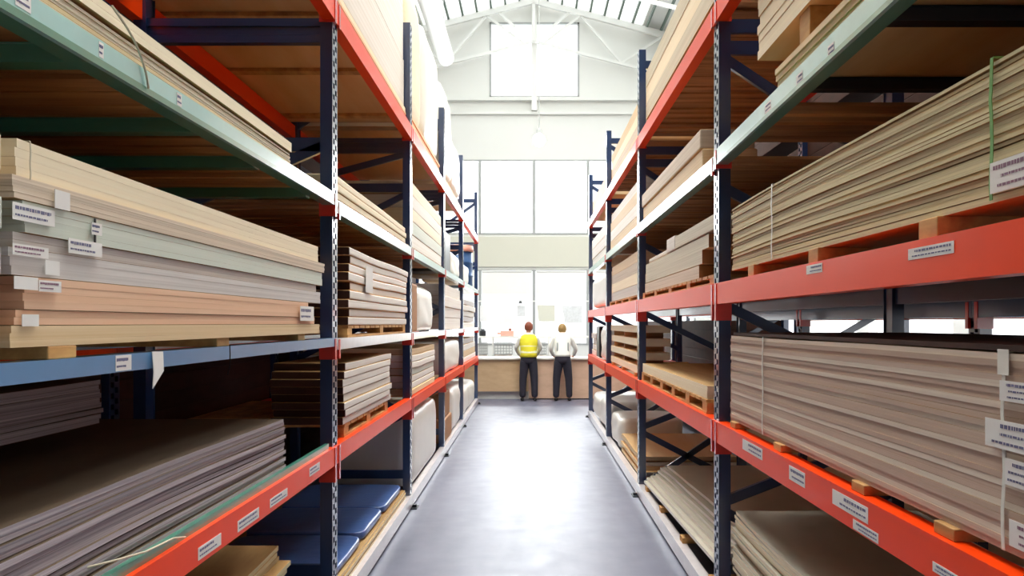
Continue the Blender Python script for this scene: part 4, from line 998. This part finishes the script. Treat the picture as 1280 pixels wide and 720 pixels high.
def person(base, label, lean, arms, head_tilt, top, hair_m, vest, head_dx=0, legs=.115, hair_w=1.0):
    """faces +y; arms: list of two (elbow, wrist) points; base = ground point"""
    X0, Y0 = base
    root = empty('person', (X0, Y0, 0), label, 'person')
    def P(x, y, z, *r): return (X0+x, Y0+y, z)+r
    sh = 1.36; L = lean
    hx, hy, hz = head_dx, L+.03+head_tilt, 1.555-head_tilt*.6
    b = MB()
    V = [P(0, 0, .93, .105), P(0, L*.4, 1.10, .095), P(0, L*.8, 1.27, .115), P(0, L, 1.385, .07), P(hx*.5, L+.01+head_tilt*.4, 1.44-head_tilt*.3, .052),
         P(hx, hy, hz-.06, .062), P(hx, hy, hz, .078), P(hx, hy-.005, hz+.065, .058)]
    E = [(0, 1), (1, 2), (2, 3), (3, 4), (4, 5), (5, 6), (6, 7)]
    for s in (-1, 1):
        k = len(V)
        V += [P(s*.09, 0, .87, .08), P(s*(legs-.01), .01, .49, .052), P(s*legs, -.01, .26, .048), P(s*legs, -.02, .09, .035), P(s*(legs+.02), .10, .035, .028)]
        E += [(0, k), (k, k+1), (k+1, k+2), (k+2, k+3), (k+3, k+4)]
        el, wr = arms[0 if s < 0 else 1]
        k = len(V)
        V += [P(s*.165, L, sh-.01, .052), P(el[0], el[1], el[2], .038), P(wr[0], wr[1], wr[2], .026), P(wr[0]+.01*-s, wr[1]+.05, wr[2]-.008, .034, .018)]
        E += [(2, k), (k, k+1), (k+1, k+2), (k+2, k+3)]
    vs, fs = skin(V, E); b.add(vs, fs, M['skin'])
    for s in (-1, 1):   # hands: five fingers each, laid on the worktop
        el, wr = arms[0 if s < 0 else 1]; hx_, hy_, hz_ = wr[0]-.01*s, wr[1]+.07, wr[2]-.006
        for q, (dx, l, dz) in enumerate(((-.026, .065, 0), (-.009, .075, .002), (.009, .070, .001), (.025, .055, -.001))):
            fv = [P(hx_+dx*.8, hy_-.02, hz_, .0095), P(hx_+dx, hy_+l*.45, hz_+.006+dz, .0085), P(hx_+dx*1.1, hy_+l*.8, hz_-.003, .0075), P(hx_+dx*1.1, hy_+l, hz_-.012, .006)]
            vs, fs = skin(fv, [(0, 1), (1, 2), (2, 3)], 1); b.add(vs, fs, M['skin'])
        tv = [P(hx_-s*.02, hy_-.045, hz_, .011), P(hx_-s*.045, hy_-.015, hz_-.002, .010), P(hx_-s*.052, hy_+.018, hz_-.008, .0075)]
        vs, fs = skin(tv, [(0, 1), (1, 2)], 1); b.add(vs, fs, M['skin'])
    for s in (-1, 1):   # ears, eyes
        vs, fs = skin([P(hx+s*.076, hy-.005, hz-.02, .009, .018), P(hx+s*.086, hy-.012, hz+.012, .008, .016)], [(0, 1)], 1); b.add(vs, fs, M['skin'])
        vs, fs = skin([P(hx+s*.03, hy+.078, hz+.002, .010), P(hx+s*.03, hy+.082, hz+.003, .008)], [(0, 1)], 1); b.add(vs, fs, M['paper'])
    vs, fs = skin([P(hx, hy+.075, hz+.01, .010), P(hx, hy+.10, hz-.02, .013)], [(0, 1)], 1); b.add(vs, fs, M['skin'])
    vs, fs = skin([P(hx-.022, hy+.076, hz-.05, .006), P(hx+.022, hy+.076, hz-.05, .006)], [(0, 1)], 1); b.add(vs, fs, M['pink'])
    part(root, 'body', b, smooth=True)
    # trousers
    b = MB(); V = []; E = []
    for s in (-1, 1):
        k = len(V)
        V += [P(s*.078, 0, .90, .11), P(s*.085, -.005, .80, .108), P(s*legs, .0, .48, .085), P(s*(legs+.005), -.015, .25, .075), P(s*(legs+.01), -.02, .07, .070)]
        E += [(k, k+1), (k+1, k+2), (k+2, k+3), (k+3, k+4)]
    for k in (0, 5):
        vs, fs = skin(V[k:k+5], [(0, 1), (1, 2), (2, 3), (3, 4)]); b.add(vs, fs, M['trousers'])
    loft(b, X0, Y0, ((.79, .150, .105, 0), (.84, .172, .122, -.004), (.92, .168, .120, 0), (1.0, .152, .108, L*.15), (1.03, .150, .106, L*.2)), M['trousers'])
    part(root, 'trousers', b, smooth=True)
    for s in (-1, 1):
        b = MB(); vs, fs = skin([P(s*(legs+.01), -.055, .045, .042, .04), P(s*(legs+.015), .04, .042, .045, .036), P(s*(legs+.03), .15, .034, .04, .028)], [(0, 1), (1, 2)])
        b.add([(v[0], v[1], max(v[2], .002)) for v in vs], fs, M['shoe']); part(root, 'shoe', b, smooth=True)
    # shirt with sleeves
    b = MB()
    TR = ((.945, .172, .125, L*.05), (1.0, .165, .120, L*.15), (1.10, .162, .118, L*.4), (1.22, .180, .122, L*.75), (1.32, .192, .118, L), (1.375, .165, .098, L), (1.41, .11, .08, L+.005), (1.45, .066, .062, L+.01))
    loft(b, X0, Y0, TR, M[top])
    for s in (-1, 1):
        el, wr = arms[0 if s < 0 else 1]
        V = [P(s*.13, L, sh-.02, .075), P(s*.175, L+.005, sh-.03, .072), P(el[0], el[1], el[2], .056), P(wr[0]*.9+el[0]*.1, wr[1]*.9+el[1]*.1, wr[2]*.9+el[2]*.1, .042)]
        vs, fs = skin(V, [(0, 1), (1, 2), (2, 3)]); b.add(vs, fs, M[top])
    part(root, 'shirt', b, smooth=True)
    if vest:
        b = MB()
        VR = tuple((z-.01 if z < 1 else z, rx+.012, ry+.012, yo) for z, rx, ry, yo in TR[:5])+((1.375, .172, .108, L), (1.415, .105, .088, L+.005))
        loft(b, X0, Y0, VR, M['vest']); v_ = part(root, 'hi_vis_vest', b, smooth=True)
        for zz in (1.02, 1.16):
            b = MB(); rx, ry, yo = (.179, .134, L*.2) if zz < 1.1 else (.184, .134, L*.57)
            loft(b, X0, Y0, ((zz, rx, ry, yo), (zz+.045, rx+.001, ry, yo+.01)), M['vestgrey'], cap=False)
            o = b.build('reflective_band', None, origin=tuple(root.location), smooth=True); o.parent = v_; o.location = (0, 0, 0)
    else:
        for xx in (-.13, .10):
            b = MB(); b.box(X0+xx, X0+xx+.03, Y0+L*.55-.121, Y0+L*.55-.09, 1.06, 1.24, M['shirtgrey'])
            part(root, 'shirt_panel', b, 'grey seam panel on the back of the shirt', bevel=.008)
    # hair: cap of hair over the back and top of the skull
    b = MB(); vs, fs = [], []; nu, nv = 14, 9
    for j in range(nv+1):
        ph = PI*.5-(PI*.92)*j/nv if False else PI/2-PI*.72*j/nv
        for i in range(nu):
            th = 2*PI*i/nu
            fr = max(0, math.sin(th))      # front is shorter
            p2 = ph if ph > 0 else ph*(1-fr*.95)
            rr = 1+.03*math.sin(5*th+3*j)
            vs.append((X0+hx+hair_w*.092*math.cos(th)*math.cos(p2)*rr, Y0+hy-.012+.098*math.sin(th)*math.cos(p2)*rr-(0), hz+.015+.118*math.sin(p2)))
    for j in range(nv):
        for i in range(nu):
            a = j*nu+i; c = j*nu+(i+1) % nu; fs.append((a, a+nu, c+nu, c))
    b.add(vs, fs, M[hair_m]); h = part(root, 'hair', b, smooth=True)
    s_ = h.modifiers.new('thick', 'SOLIDIFY'); s_.thickness = .012; s_.offset = -1
    return root
person((-.02, 16.93), 'person in a yellow hi-vis vest and dark trousers standing at the counter', .05,
       (((-.27, .10, 1.13), (-.18, .34, .935)), ((.25, .12, 1.13), (.16, .35, .935))), .0, 'shirt', 'hairred', True, legs=.12)
person((.70, 16.93), 'person in a white shirt and black trousers leaning on the counter', .12,
       (((-.25, .16, 1.10), (-.17, .36, .935)), ((.29, .18, 1.10), (.24, .37, .935))), .07, 'shirt', 'hairblond', False, legs=.13)
